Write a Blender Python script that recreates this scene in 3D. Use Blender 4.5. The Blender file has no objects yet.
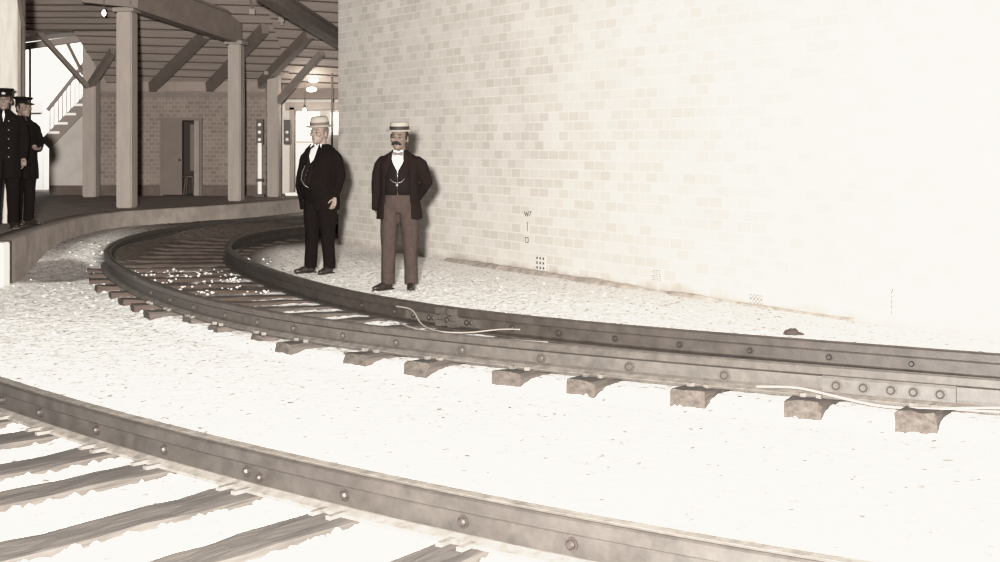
import bpy, bmesh, math, random
import numpy as np
from mathutils import Vector, Matrix

random.seed(7)
rng = np.random.default_rng(7)
SC = bpy.context.scene
COL = SC.collection
PI = math.pi
CH = 1.53                                   # eye height of the camera

# ------------------------------------------------------------------ helpers
def prop(o, label=None, cat=None, group=None, kind=None):
    if label: o['label'] = label
    if cat: o['category'] = cat
    if group: o['group'] = group
    if kind: o['kind'] = kind
    return o

def empty(name, loc, label=None, cat=None, group=None, rz=0.0):
    o = bpy.data.objects.new(name, None)
    COL.objects.link(o)
    o.location = loc
    o.rotation_euler = (0, 0, rz)
    o.empty_display_size = 0.1
    return prop(o, label, cat, group)

class MB:
    """collects vertices and faces in WORLD (or parent-local) coordinates"""
    def __init__(self):
        self.v = []; self.f = []
    def add(self, vs, fs):
        n = len(self.v)
        self.v += [tuple(p) for p in vs]
        self.f += [tuple(i + n for i in q) for q in fs]
    def box(self, c, s, rot=None):
        hx, hy, hz = s[0] / 2, s[1] / 2, s[2] / 2
        vs = [Vector((x, y, z)) for x in (-hx, hx) for y in (-hy, hy) for z in (-hz, hz)]
        if rot is not None: vs = [rot @ p for p in vs]
        c = Vector(c)
        self.add([p + c for p in vs], [(0,1,3,2),(4,6,7,5),(0,4,5,1),(2,3,7,6),(0,2,6,4),(1,5,7,3)])
    def bar(self, a, b, w, h, up=(0, 0, 1)):
        """rectangular bar from a to b, w across, h along up"""
        a = Vector(a); b = Vector(b); d = (b - a).normalized(); up = Vector(up)
        x = d.cross(up).normalized(); u = x.cross(d).normalized()
        vs = []
        for p in (a, b):
            for sx, su in ((-1,-1),(1,-1),(1,1),(-1,1)):
                vs.append(p + x * sx * w / 2 + u * su * h / 2)
        self.add(vs, [(0,1,2,3),(7,6,5,4),(0,4,5,1),(1,5,6,2),(2,6,7,3),(3,7,4,0)])
    def tube(self, pts, rad, n=10, flat=1.0):
        pts = [Vector(p) for p in pts]
        if not hasattr(rad, '__len__'): rad = [rad] * len(pts)
        base = len(self.v); prev = None
        for i, p in enumerate(pts):
            d = (pts[min(i+1, len(pts)-1)] - pts[max(i-1, 0)]).normalized()
            if prev is None:
                ref = Vector((0, 0, 1)) if abs(d.z) < 0.9 else Vector((0, 1, 0))
                x = d.cross(ref).normalized()
            else:
                x = (prev - d * prev.dot(d)).normalized()
            prev = x; y = d.cross(x)
            for k in range(n):
                t = 2 * PI * k / n
                self.v.append(tuple(p + (x * math.cos(t) + y * math.sin(t) * flat) * rad[i]))
        m = len(pts)
        for i in range(m - 1):
            for k in range(n):
                a = base + i*n + k; b = base + i*n + (k+1) % n
                self.f.append((a, b, b + n, a + n))
        self.f.append(tuple(base + k for k in reversed(range(n))))
        self.f.append(tuple(base + (m-1)*n + k for k in range(n)))
    def ell(self, c, r, rot=None, nu=14, nv=9):
        vs = []; c = Vector(c)
        for j in range(1, nv):
            ph = PI * j / nv
            for i in range(nu):
                t = 2*PI*i/nu
                vs.append(Vector((r[0]*math.sin(ph)*math.cos(t), r[1]*math.sin(ph)*math.sin(t), r[2]*math.cos(ph))))
        vs.append(Vector((0, 0, r[2]))); vs.append(Vector((0, 0, -r[2])))
        if rot is not None: vs = [rot @ p for p in vs]
        fs = []
        for j in range(nv - 2):
            for i in range(nu):
                a = j*nu+i; b = j*nu+(i+1) % nu
                fs.append((a, a+nu, b+nu, b))
        T = (nv-1)*nu
        for i in range(nu):
            fs.append((T, i, (i+1) % nu)); fs.append((T+1, (nv-2)*nu+(i+1) % nu, (nv-2)*nu+i))
        self.add([p + c for p in vs], fs)
    def lathe(self, prof, c=(0, 0, 0), n=24, sx=1.0, sy=1.0):
        """prof list of (r,z) bottom to top; closed with fans"""
        base = len(self.v); m = len(prof)
        for r, z in prof:
            for k in range(n):
                t = 2*PI*k/n
                self.v.append((c[0] + r*sx*math.cos(t), c[1] + r*sy*math.sin(t), c[2] + z))
        for i in range(m-1):
            for k in range(n):
                a = base+i*n+k; b = base+i*n+(k+1) % n
                self.f.append((a, b, b+n, a+n))
        self.f.append(tuple(base + k for k in reversed(range(n))))
        self.f.append(tuple(base + (m-1)*n + k for k in range(n)))
    def prism(self, poly, z0, z1):
        """vertical prism over an xy polygon; z0 / z1 numbers or lists"""
        n = len(poly)
        A = z0 if hasattr(z0, '__len__') else [z0]*n
        B = z1 if hasattr(z1, '__len__') else [z1]*n
        vs = [(p[0], p[1], A[i]) for i, p in enumerate(poly)] + [(p[0], p[1], B[i]) for i, p in enumerate(poly)]
        fs = [tuple(reversed(range(n))), tuple(range(n, 2*n))]
        for i in range(n):
            j = (i+1) % n
            fs.append((i, j, j+n, i+n))
        self.add(vs, fs)
    def loft(self, rings, n=28, thick=None):
        """rings: (z, cx, cy, rx, ry, open_half_angle_deg).  Front is -Y.  thick -> open shell with that wall thickness, else solid"""
        base = len(self.v); m = len(rings)
        def ring(z, cx, cy, rx, ry, op, off):
            out = []
            for k in range(n):
                if thick is None: t = -PI/2 + 2*PI*k/n
                else:
                    o = math.radians(op); t = -PI/2 + o + (2*PI - 2*o)*k/(n-1)
                c, s = math.cos(t), math.sin(t); p = 0.86
                out.append((cx + (rx-off)*math.copysign(abs(c)**p, c), cy + (ry-off)*math.copysign(abs(s)**p, s), z))
            return out
        for R in rings: self.v += ring(*R, 0)
        if thick is None:
            for i in range(m-1):
                for k in range(n):
                    a = base+i*n+k; b = base+i*n+(k+1) % n
                    self.f.append((a, b, b+n, a+n))
            self.f.append(tuple(base+k for k in reversed(range(n))))
            self.f.append(tuple(base+(m-1)*n+k for k in range(n)))
        else:
            for R in rings: self.v += ring(*R, thick)
            q = base + m*n
            for i in range(m-1):
                for k in range(n-1):
                    a = base+i*n+k; self.f.append((a, a+1, a+1+n, a+n))
                    a = q+i*n+k; self.f.append((a+1, a, a+n, a+1+n))
                a = base+i*n; b = q+i*n; self.f.append((a, a+n, b+n, b))
                a = base+i*n+n-1; b = q+i*n+n-1; self.f.append((a+n, a, b, b+n))
            for k in range(n-1):
                a = base+k; b = q+k; self.f.append((a+1, a, b, b+1))
                a = base+(m-1)*n+k; b = q+(m-1)*n+k; self.f.append((a, a+1, b+1, b))
    def build(self, name, mat, parent=None, smooth=False, bevel=0, world=True):
        me = bpy.data.meshes.new(name)
        v = self.v
        if parent is not None and world:
            # vertices are in world space: bring to the root's frame (root may be rotated)
            root = parent; M = Matrix.Identity(4)
            while root is not None:
                M = Matrix.Translation(root.location) @ root.rotation_euler.to_matrix().to_4x4() @ M if root.parent is None else root.matrix_basis @ M
                root = root.parent
            Mi = M.inverted()
            v = [tuple(Mi @ Vector(p)) for p in v]
        elif parent is None and world and len(v):
            xs = [p[0] for p in v]; ys = [p[1] for p in v]; zs = [p[2] for p in v]
            org = ((min(xs)+max(xs))/2, (min(ys)+max(ys))/2, min(zs))
            v = [(p[0]-org[0], p[1]-org[1], p[2]-org[2]) for p in v]
        me.from_pydata(v, [], self.f)
        me.update()
        o = bpy.data.objects.new(name, me)
        COL.objects.link(o)
        if parent is None and world and len(v): o.location = org
        if parent is not None: o.parent = parent
        bm = bmesh.new(); bm.from_mesh(me); bmesh.ops.recalc_face_normals(bm, faces=bm.faces)
        if bevel: bmesh.ops.bevel(bm, geom=bm.edges[:], offset=bevel, segments=2, affect='EDGES', clamp_overlap=True)
        bm.to_mesh(me); bm.free()
        if smooth: me.polygons.foreach_set('use_smooth', [True]*len(me.polygons))
        if mat: me.materials.append(mat)
        return o

def bake(o, voxel, smooth=3, fac=0.5):
    md = o.modifiers.new('r', 'REMESH'); md.mode = 'VOXEL'; md.voxel_size = voxel; md.use_smooth_shade = True
    if smooth:
        sm = o.modifiers.new('s', 'SMOOTH'); sm.iterations = smooth; sm.factor = fac
    bpy.context.view_layer.update()
    dg = bpy.context.evaluated_depsgraph_get()
    me = bpy.data.meshes.new_from_object(o.evaluated_get(dg))
    mats = list(o.data.materials)
    o.modifiers.clear(); o.data = me
    me.materials.clear()
    for m in mats: me.materials.append(m)
    me.polygons.foreach_set('use_smooth', [True]*len(me.polygons))
    return o

def hash3(ix, iy, k):
    h = (ix.astype(np.int64)*73856093) ^ (iy.astype(np.int64)*19349663) ^ (k*83492791)
    h = (h ^ (h >> 13)) * 1274126177 & 0xffffffff
    h = (h ^ (h >> 16)) & 0xffffff
    return h / float(0x1000000)

def worley(x, y, cell):
    gx = np.floor(x/cell); gy = np.floor(y/cell)
    d1 = np.full(x.shape, 9.0); rid = np.zeros(x.shape)
    for ox in (-1, 0, 1):
        for oy in (-1, 0, 1):
            cx = gx+ox; cy = gy+oy
            px = cx + hash3(cx, cy, 1); py = cy + hash3(cx, cy, 2)
            d = np.hypot(x/cell-px, y/cell-py)
            m = d < d1
            d1 = np.where(m, d, d1); rid = np.where(m, hash3(cx, cy, 3), rid)
    return d1, rid

def vnoise(x, y, cell, k=5):
    gx = np.floor(x/cell); gy = np.floor(y/cell)
    fx = x/cell-gx; fy = y/cell-gy
    fx = fx*fx*(3-2*fx); fy = fy*fy*(3-2*fy)
    a = hash3(gx, gy, k); b = hash3(gx+1, gy, k); c = hash3(gx, gy+1, k); d = hash3(gx+1, gy+1, k)
    return (a*(1-fx)+b*fx)*(1-fy)+(c*(1-fx)+d*fx)*fy

def crumple(o, amp, freq, zs=0.45):
    from mathutils import noise
    for v in o.data.vertices:
        p = v.co
        n = noise.noise(Vector((p.x*freq, p.y*freq, p.z*freq*zs)))+0.5*noise.noise(Vector((p.x*freq*2+7, p.y*freq*2, p.z*freq)))
        v.co = p + v.normal*n*amp

# ------------------------------------------------------------------ materials
def srgb(r, g, b):
    f = lambda c: (c/255/12.92 if c/255 <= 0.04045 else ((c/255+0.055)/1.055)**2.4)
    return (f(r), f(g), f(b), 1)

def mat(name, col, rough=0.8, var=0.0, scale=6.0, bump=0.0, bscale=40.0, metal=0.0, stretch=None, spec=0.3, col2=None):
    m = bpy.data.materials.new(name); m.use_nodes = True
    nt = m.node_tree; b = nt.nodes['Principled BSDF']
    b.inputs['Roughness'].default_value = rough
    b.inputs['Metallic'].default_value = metal
    b.inputs['Specular IOR Level'].default_value = spec
    c = (*col[:3], 1)
    b.inputs['Base Color'].default_value = c
    if var or col2 or bump:
        tc = nt.nodes.new('ShaderNodeTexCoord'); mp = nt.nodes.new('ShaderNodeMapping')
        nt.links.new(tc.outputs['Object'], mp.inputs['Vector'])
        if stretch: mp.inputs['Scale'].default_value = stretch
    if var or col2:
        nz = nt.nodes.new('ShaderNodeTexNoise'); nz.inputs['Scale'].default_value = scale; nz.inputs['Detail'].default_value = 6
        nz.inputs['Roughness'].default_value = 0.65
        nt.links.new(mp.outputs['Vector'], nz.inputs['Vector'])
        rp = nt.nodes.new('ShaderNodeValToRGB')
        lo = tuple(x*(1-var) for x in c[:3]); hi = tuple(min(1, x*(1+var)) for x in c[:3])
        if col2: lo, hi = c[:3], col2[:3]
        rp.color_ramp.elements[0].position = 0.32; rp.color_ramp.elements[1].position = 0.68
        rp.color_ramp.elements[0].color = (*lo, 1); rp.color_ramp.elements[1].color = (*hi, 1)
        nt.links.new(nz.outputs['Fac'], rp.inputs['Fac']); nt.links.new(rp.outputs['Color'], b.inputs['Base Color'])
    if bump:
        n2 = nt.nodes.new('ShaderNodeTexNoise'); n2.inputs['Scale'].default_value = bscale; n2.inputs['Detail'].default_value = 4
        nt.links.new(mp.outputs['Vector'], n2.inputs['Vector'])
        bp = nt.nodes.new('ShaderNodeBump'); bp.inputs['Strength'].default_value = bump; bp.inputs['Distance'].default_value = 0.01
        nt.links.new(n2.outputs['Fac'], bp.inputs['Height']); nt.links.new(bp.outputs['Normal'], b.inputs['Normal'])
    return m

def brick_mat(name, c1, c2, cm, bw, bh, mortar, axis='XZ', blotch=0.25, dirt=None, msmooth=0.2):
    m = bpy.data.materials.new(name); m.use_nodes = True
    nt = m.node_tree; b = nt.nodes['Principled BSDF']; b.inputs['Roughness'].default_value = 0.85
    b.inputs['Specular IOR Level'].default_value = 0.15
    tc = nt.nodes.new('ShaderNodeTexCoord'); sp = nt.nodes.new('ShaderNodeSeparateXYZ'); cb = nt.nodes.new('ShaderNodeCombineXYZ')
    nt.links.new(tc.outputs['Object'], sp.inputs[0])
    nt.links.new(sp.outputs['X'], cb.inputs['X']); nt.links.new(sp.outputs['Z'], cb.inputs['Y'])
    br = nt.nodes.new('ShaderNodeTexBrick')
    br.inputs['Scale'].default_value = 1.0; br.inputs['Brick Width'].default_value = bw; br.inputs['Row Height'].default_value = bh
    br.inputs['Mortar Size'].default_value = mortar; br.inputs['Mortar Smooth'].default_value = msmooth
    br.inputs['Color1'].default_value = (*c1[:3], 1); br.inputs['Color2'].default_value = (*c2[:3], 1); br.inputs['Mortar'].default_value = (*cm[:3], 1)
    nt.links.new(cb.outputs[0], br.inputs['Vector'])
    nz = nt.nodes.new('ShaderNodeTexNoise'); nz.inputs['Scale'].default_value = 0.9; nz.inputs['Detail'].default_value = 5; nz.inputs['Roughness'].default_value = 0.7
    nt.links.new(cb.outputs[0], nz.inputs['Vector'])
    rp = nt.nodes.new('ShaderNodeValToRGB')
    rp.color_ramp.elements[0].position = 0.3; rp.color_ramp.elements[1].position = 0.7
    rp.color_ramp.elements[0].color = (1-blotch,)*3+(1,); rp.color_ramp.elements[1].color = (1, 1, 1, 1)
    nt.links.new(nz.outputs['Fac'], rp.inputs['Fac'])
    mx = nt.nodes.new('ShaderNodeMix'); mx.data_type = 'RGBA'; mx.blend_type = 'MULTIPLY'; mx.inputs['Factor'].default_value = 1
    nt.links.new(br.outputs['Color'], mx.inputs['A']); nt.links.new(rp.outputs['Color'], mx.inputs['B'])
    out = mx.outputs['Result']
    if dirt:
        # grime rising a few centimetres from the foot of the wall
        n3 = nt.nodes.new('ShaderNodeTexNoise'); n3.inputs['Scale'].default_value = 2.3; n3.inputs['Detail'].default_value = 6
        nt.links.new(cb.outputs[0], n3.inputs['Vector'])
        ma = nt.nodes.new('ShaderNodeMath'); ma.operation = 'MULTIPLY_ADD'; ma.inputs[1].default_value = -0.32; ma.inputs[2].default_value = 0.15
        nt.links.new(n3.outputs['Fac'], ma.inputs[0])
        ad = nt.nodes.new('ShaderNodeMath'); ad.operation = 'ADD'
        nt.links.new(sp.outputs['Z'], ad.inputs[0]); nt.links.new(ma.outputs[0], ad.inputs[1])
        mr = nt.nodes.new('ShaderNodeMapRange'); mr.inputs['From Min'].default_value = 0.0; mr.inputs['From Max'].default_value = 0.06
        mr.inputs['To Min'].default_value = 0.55; mr.inputs['To Max'].default_value = 0.0
        nt.links.new(ad.outputs[0], mr.inputs['Value'])
        m2 = nt.nodes.new('ShaderNodeMix'); m2.data_type = 'RGBA'; m2.inputs['B'].default_value = (*dirt[:3], 1)
        nt.links.new(mr.outputs['Result'], m2.inputs['Factor']); nt.links.new(out, m2.inputs['A']); out = m2.outputs['Result']
    nt.links.new(out, b.inputs['Base Color'])
    bp = nt.nodes.new('ShaderNodeBump'); bp.inputs['Strength'].default_value = 0.25; bp.inputs['Distance'].default_value = 0.006
    inv = nt.nodes.new('ShaderNodeMath'); inv.operation = 'SUBTRACT'; inv.inputs[0].default_value = 1
    nt.links.new(br.outputs['Fac'], inv.inputs[1]); nt.links.new(inv.outputs[0], bp.inputs['Height']); nt.links.new(bp.outputs['Normal'], b.inputs['Normal'])
    return m

def ballast_mat():
    m = bpy.data.materials.new('crushed_stone'); m.use_nodes = True
    nt = m.node_tree; b = nt.nodes['Principled BSDF']; b.inputs['Roughness'].default_value = 0.95; b.inputs['Specular IOR Level'].default_value = 0.1
    tc = nt.nodes.new('ShaderNodeTexCoord')
    vo = nt.nodes.new('ShaderNodeTexVoronoi'); vo.inputs['Scale'].default_value = 36
    nt.links.new(tc.outputs['Object'], vo.inputs['Vector'])
    bw = nt.nodes.new('ShaderNodeRGBToBW'); nt.links.new(vo.outputs['Color'], bw.inputs[0])
    rp = nt.nodes.new('ShaderNodeValToRGB')
    rp.color_ramp.elements[0].position = 0.085; rp.color_ramp.elements[0].color = (0.20, 0.182, 0.167, 1)
    e_ = rp.color_ramp.elements.new(0.15); e_.color = (0.58, 0.555, 0.52, 1)
    rp.color_ramp.elements[2].position = 0.5; rp.color_ramp.elements[2].color = (0.90, 0.88, 0.845, 1)
    nt.links.new(bw.outputs[0], rp.inputs['Fac'])
    at = nt.nodes.new('ShaderNodeAttribute'); at.attribute_name = 'soot'  # mask of bed dirt and painted shade
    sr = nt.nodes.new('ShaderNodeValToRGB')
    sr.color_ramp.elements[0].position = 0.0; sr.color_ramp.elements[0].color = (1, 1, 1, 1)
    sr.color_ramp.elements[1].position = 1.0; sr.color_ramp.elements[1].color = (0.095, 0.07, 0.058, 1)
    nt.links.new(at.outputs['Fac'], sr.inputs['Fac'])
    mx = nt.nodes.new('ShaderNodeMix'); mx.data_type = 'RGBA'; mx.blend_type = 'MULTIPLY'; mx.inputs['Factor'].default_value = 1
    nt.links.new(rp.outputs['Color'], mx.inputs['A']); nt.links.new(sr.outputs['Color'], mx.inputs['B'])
    nt.links.new(mx.outputs['Result'], b.inputs['Base Color'])
    v2 = nt.nodes.new('ShaderNodeTexVoronoi'); v2.inputs['Scale'].default_value = 30
    nt.links.new(tc.outputs['Object'], v2.inputs['Vector'])
    bp = nt.nodes.new('ShaderNodeBump'); bp.inputs['Strength'].default_value = 0.4; bp.inputs['Distance'].default_value = 0.012; bp.invert = True
    nt.links.new(v2.outputs['Distance'], bp.inputs['Height']); nt.links.new(bp.outputs['Normal'], b.inputs['Normal'])
    return m

M = {}
M['ballast'] = ballast_mat()
M['stone'] = mat('loose_stone', (0.66, 0.64, 0.61), 0.95, 0.1, 9)
M['wall'] = brick_mat('glazed_block', (0.445, 0.412, 0.372), (0.55, 0.518, 0.475), (0.58, 0.548, 0.505), 0.2, 0.112, 0.0075, blotch=0.16, dirt=(0.27, 0.23, 0.2))
M['brick'] = brick_mat('station_brick', (0.155, 0.122, 0.103), (0.205, 0.165, 0.141), (0.235, 0.191, 0.165), 0.135, 0.085, 0.010, blotch=0.3)
M['frieze'] = mat('painted_frieze', (0.19, 0.152, 0.13), 0.8, 0.12, 3)
M['base_paint'] = mat('dado_paint', (0.075, 0.055, 0.045), 0.7, 0.2, 5)
M['plaster'] = mat('grey_plaster', (0.36, 0.325, 0.295), 0.9, 0.1, 2)
M['concrete'] = mat('platform_concrete', (0.17, 0.135, 0.115), 0.9, 0.25, 2.5, 0.2, 30)
M['kerb'] = mat('platform_edge', (0.25, 0.213, 0.185), 0.9, 0.25, 3, 0.2, 30)
M['white_stone'] = mat('pale_kerb', (0.72, 0.69, 0.64), 0.9, 0.1, 5)
M['steel'] = mat('rail_steel', (0.034, 0.027, 0.0225), 0.55, 0.35, 9, 0.1, 60, stretch=(1, 1, 1), spec=0.5)
M['steel_pale'] = mat('dusty_rail_steel', (0.052, 0.0445, 0.0385), 0.6, 0.3, 11, 0.1, 60, spec=0.5)
M['railhead'] = mat('worn_rail', (0.047, 0.040, 0.0345), 0.45, 0.3, 14, spec=0.5)
M['foot'] = mat('dusty_rail_foot', (0.13, 0.116, 0.102), 0.8, 0.4, 14)
M['bolt_pale'] = mat('dusty_bolt_iron', (0.042, 0.035, 0.03), 0.55, spec=0.4)
M['steel_mid'] = mat('near_rail_steel', (0.029, 0.0245, 0.0212), 0.55, 0.35, 9, 0.1, 60, spec=0.5)
M['bolt'] = mat('bolt_iron', (0.024, 0.0185, 0.0155), 0.5, spec=0.4)
M['tie'] = mat('weathered_timber', (0.062, 0.054, 0.0475), 0.9, 0.3, 10, 0.5, 25, stretch=(0.25, 2.5, 2.5))
M['tie_end'] = mat('cut_timber', (0.062, 0.052, 0.045), 0.9, 0.4, 10, 0.5, 25, stretch=(0.25, 2.5, 2.5))
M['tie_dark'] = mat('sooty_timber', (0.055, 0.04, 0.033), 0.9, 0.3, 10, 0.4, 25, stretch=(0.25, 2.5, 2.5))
M['column'] = mat('column_paint', (0.25, 0.216, 0.19), 0.8, 0.1, 2.5, stretch=(3, 3, 0.6))
M['post_wood'] = mat('pale_post_paint', (0.40, 0.365, 0.33), 0.85, 0.18, 4, stretch=(4, 4, 0.6))
M['girder'] = mat('girder_paint', (0.125, 0.1, 0.086), 0.7, 0.15, 4)
M['rafter'] = mat('rafter_paint', (0.135, 0.11, 0.094), 0.75, 0.15, 4)
M['boards'] = mat('ceiling_boards', (0.30, 0.25, 0.22), 0.85, 0.18, 3, stretch=(0.4, 3, 3))
M['batten'] = mat('board_gap', (0.05, 0.037, 0.03), 0.9)
M['soffit'] = mat('soffit_paint', (0.62, 0.57, 0.52), 0.85, 0.08, 2)
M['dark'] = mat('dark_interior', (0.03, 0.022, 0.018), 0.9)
M['door'] = mat('door_paint', (0.115, 0.09, 0.076), 0.7, 0.08, 3)
M['frame'] = mat('frame_paint', (0.2, 0.17, 0.148), 0.75, 0.1, 3)
M['iron'] = mat('dark_iron', (0.06, 0.047, 0.04), 0.6)
M['iron_grey'] = mat('grey_iron', (0.21, 0.18, 0.158), 0.7)
M['white_paint'] = mat('white_paint', (0.8, 0.77, 0.72), 0.7, 0.05, 4)
M['panel'] = mat('panel_paint', (0.52, 0.475, 0.43), 0.7, 0.08, 3)
M['facade'] = mat('limewashed_render', (0.86, 0.845, 0.815), 0.9, 0.03, 1)
M['facade_band'] = mat('grey_band', (0.42, 0.40, 0.37), 0.9)
M['wire'] = mat('bright_copper_wire', (0.23, 0.205, 0.18), 0.5)
M['dirt'] = mat('dark_cinder', (0.045, 0.036, 0.03), 0.95, 0.4, 8, 0.4, 30)
M['dirt_light'] = mat('dusty_dirt', (0.33, 0.29, 0.255), 0.95, 0.4, 8, 0.4, 30)
M['mark'] = mat('black_mark', (0.09, 0.08, 0.07), 0.9)
M['ventm'] = mat('vent_iron', (0.50, 0.475, 0.44), 0.8)
M['skin'] = mat('skin', (0.19, 0.146, 0.12), 0.6, 0.08, 20)
M['skin_tan'] = mat('tanned_skin', (0.125, 0.094, 0.077), 0.6, 0.08, 20)  # darker skin tone carries the shade under the hat brim
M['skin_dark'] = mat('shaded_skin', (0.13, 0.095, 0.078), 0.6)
M['suit'] = mat('black_wool', (0.0085, 0.0052, 0.0044), 0.95, 0.25, 30, spec=0.1)
M['suit_left'] = mat('jet_black_wool', (0.0045, 0.0027, 0.0023), 0.95, 0.25, 30, spec=0.1)
M['vest'] = mat('vest_wool', (0.006, 0.0036, 0.0031), 0.9, 0.2, 30, spec=0.15)
M['trouser'] = mat('grey_wool', (0.042, 0.0305, 0.0262), 0.95, 0.18, 25, 0.2, 60, spec=0.1)
M['uniform'] = mat('uniform_wool', (0.0038, 0.0024, 0.002), 0.95, 0.2, 30, spec=0.1)
M['shirt'] = mat('white_linen', (0.62, 0.6, 0.57), 0.8)
M['tiecloth'] = mat('grey_silk', (0.075, 0.063, 0.055), 0.6)
M['straw'] = mat('straw', (0.25, 0.222, 0.193), 0.9, 0.1, 60)
M['felt'] = mat('pale_felt', (0.25, 0.22, 0.19), 0.95, 0.08, 10)
M['band'] = mat('hat_ribbon', (0.02, 0.015, 0.013), 0.7)
M['band_grey'] = mat('grey_ribbon', (0.085, 0.07, 0.06), 0.7)
M['leather'] = mat('shoe_leather', (0.016, 0.011, 0.009), 0.4, spec=0.5)
M['hair'] = mat('dark_hair', (0.009, 0.0062, 0.005), 0.8)
M['hair_grey'] = mat('grey_hair', (0.09, 0.078, 0.068), 0.8)
M['eye'] = mat('dark_eye', (0.018, 0.013, 0.011), 0.3)
M['silver'] = mat('silver_chain', (0.2, 0.185, 0.165), 0.4, metal=0.5)
M['brass'] = mat('metal_button', (0.05, 0.042, 0.036), 0.4, metal=0.2)

def glow(name, col, s):
    m = bpy.data.materials.new(name); m.use_nodes = True
    b = m.node_tree.nodes['Principled BSDF']; b.inputs['Base Color'].default_value = (*col, 1)
    b.inputs['Emission Color'].default_value = (*col, 1); b.inputs['Emission Strength'].default_value = s
    return m
M['lamp'] = glow('lit_glass', (1, 0.95, 0.88), 6.0)
M['lamp_soft'] = glow('lit_pane', (1, 0.96, 0.9), 0.45)

# ------------------------------------------------------------------ the curved track centre line (curvature given along its length)
K = [-0.00746, -0.0098, -0.14565, -0.02844, -0.09387, -0.16738, -0.17546, -0.17545, -0.17544]
def centre_line(x, y, th, L=30.0, n=601):
    s = np.linspace(0, L, n); kk = np.interp(s, np.linspace(0, L, len(K)), K); ds = L/(n-1)
    t = th + np.concatenate([[0], np.cumsum((kk[1:]+kk[:-1])/2*ds)])
    c, sn = np.cos(t), np.sin(t)
    X = x + np.concatenate([[0], np.cumsum((c[1:]+c[:-1])/2*ds)])
    Y = y + np.concatenate([[0], np.cumsum((sn[1:]+sn[:-1])/2*ds)])
    return X, Y, -sn, c, s
TX, TY, TNX, TNY, TS = centre_line(5.26577, 6.37732, 2.65755)
def bank(s): return np.interp(s, [0, 15, 30], [0.10675, 0.02509, 0.10334])
def track_pt(s, l, z=0.0):
    """point at distance s along the curve, l to the outer side, z above the sleeper tops"""
    X = np.interp(s, TS, TX); Y = np.interp(s, TS, TY); nx = np.interp(s, TS, TNX); ny = np.interp(s, TS, TNY)
    q = math.hypot(nx, ny); nx /= q; ny /= q
    return Vector((X+l*nx, Y+l*ny, z + bank(s)*(l+0.75)/1.5 + 0.006))
FC = [0.0596534, -0.71217232, 4.94049856]           # near track's rail: y = a x^2 + b x + c
def near_pt(x, l, z=0.0):
    """l is positive towards the inside of the near track (towards the camera)"""
    y = (FC[0]*x + FC[1])*x + FC[2]; d = 2*FC[0]*x + FC[1]; q = math.hypot(1, d)
    return Vector((x + l*d/q, y - l/q, z))

def sweep(mb, prof, fr):
    """prof closed polygon (l,z); fr(i)-> list of frame functions f(l,z)->point"""
    n = len(prof); base = len(mb.v)
    for f in fr:
        for l, z in prof: mb.v.append(tuple(f(l, z)))
    for i in range(len(fr)-1):
        for k in range(n):
            a = base+i*n+k; b = base+i*n+(k+1) % n
            mb.f.append((a, b, b+n, a+n))
    mb.f.append(tuple(base+k for k in range(n))); mb.f.append(tuple(base+(len(fr)-1)*n+k for k in range(n)))

# ------------------------------------------------------------------ ballast ground
PLAT_Z = 0.46
EDGE = [(-5.38, 14.25), (-5.52, 15.0), (-5.66, 15.7), (-5.85, 17.0), (-6.02, 18.5), (-6.06, 19.6), (-5.92, 20.5), (-5.55, 21.2), (-5.05, 22.05), (-4.5, 23.2), (-3.9, 24.9), (-3.2, 26.1), (-2.2, 27.0)]
WD = Vector((5.55, -8.67, 0)).normalized(); W0 = Vector((-2.50, 20.1, 0)); WN = Vector((-0.842, -0.539, 0))
def seg_dist(x, y, P):
    d = np.full(x.shape, 99.0)
    for a, b in zip(P[:-1], P[1:]):
        ax, ay = a; bx, by = b; L = (bx-ax)**2+(by-ay)**2
        t = np.clip(((x-ax)*(bx-ax)+(y-ay)*(by-ay))/L, 0, 1)
        d = np.minimum(d, np.hypot(x-ax-t*(bx-ax), y-ay-t*(by-ay)))
    return d
def smooth(a, b, x):
    t = np.clip((x-a)/(b-a), 0, 1); return t*t*(3-2*t)
def track_coords(x, y):
    best = np.full(x.shape, 1e9); bi = np.zeros(x.shape, int)
    for j in range(0, 500, 2):
        d = (x-TX[j])**2+(y-TY[j])**2
        m = d < best; best = np.where(m, d, best); bi = np.where(m, j, bi)
    l = (x-TX[bi])*TNX[bi]+(y-TY[bi])*TNY[bi]
    s = TS[bi] + (x-TX[bi])*TNY[bi]-(y-TY[bi])*TNX[bi]
    return s, l
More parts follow.
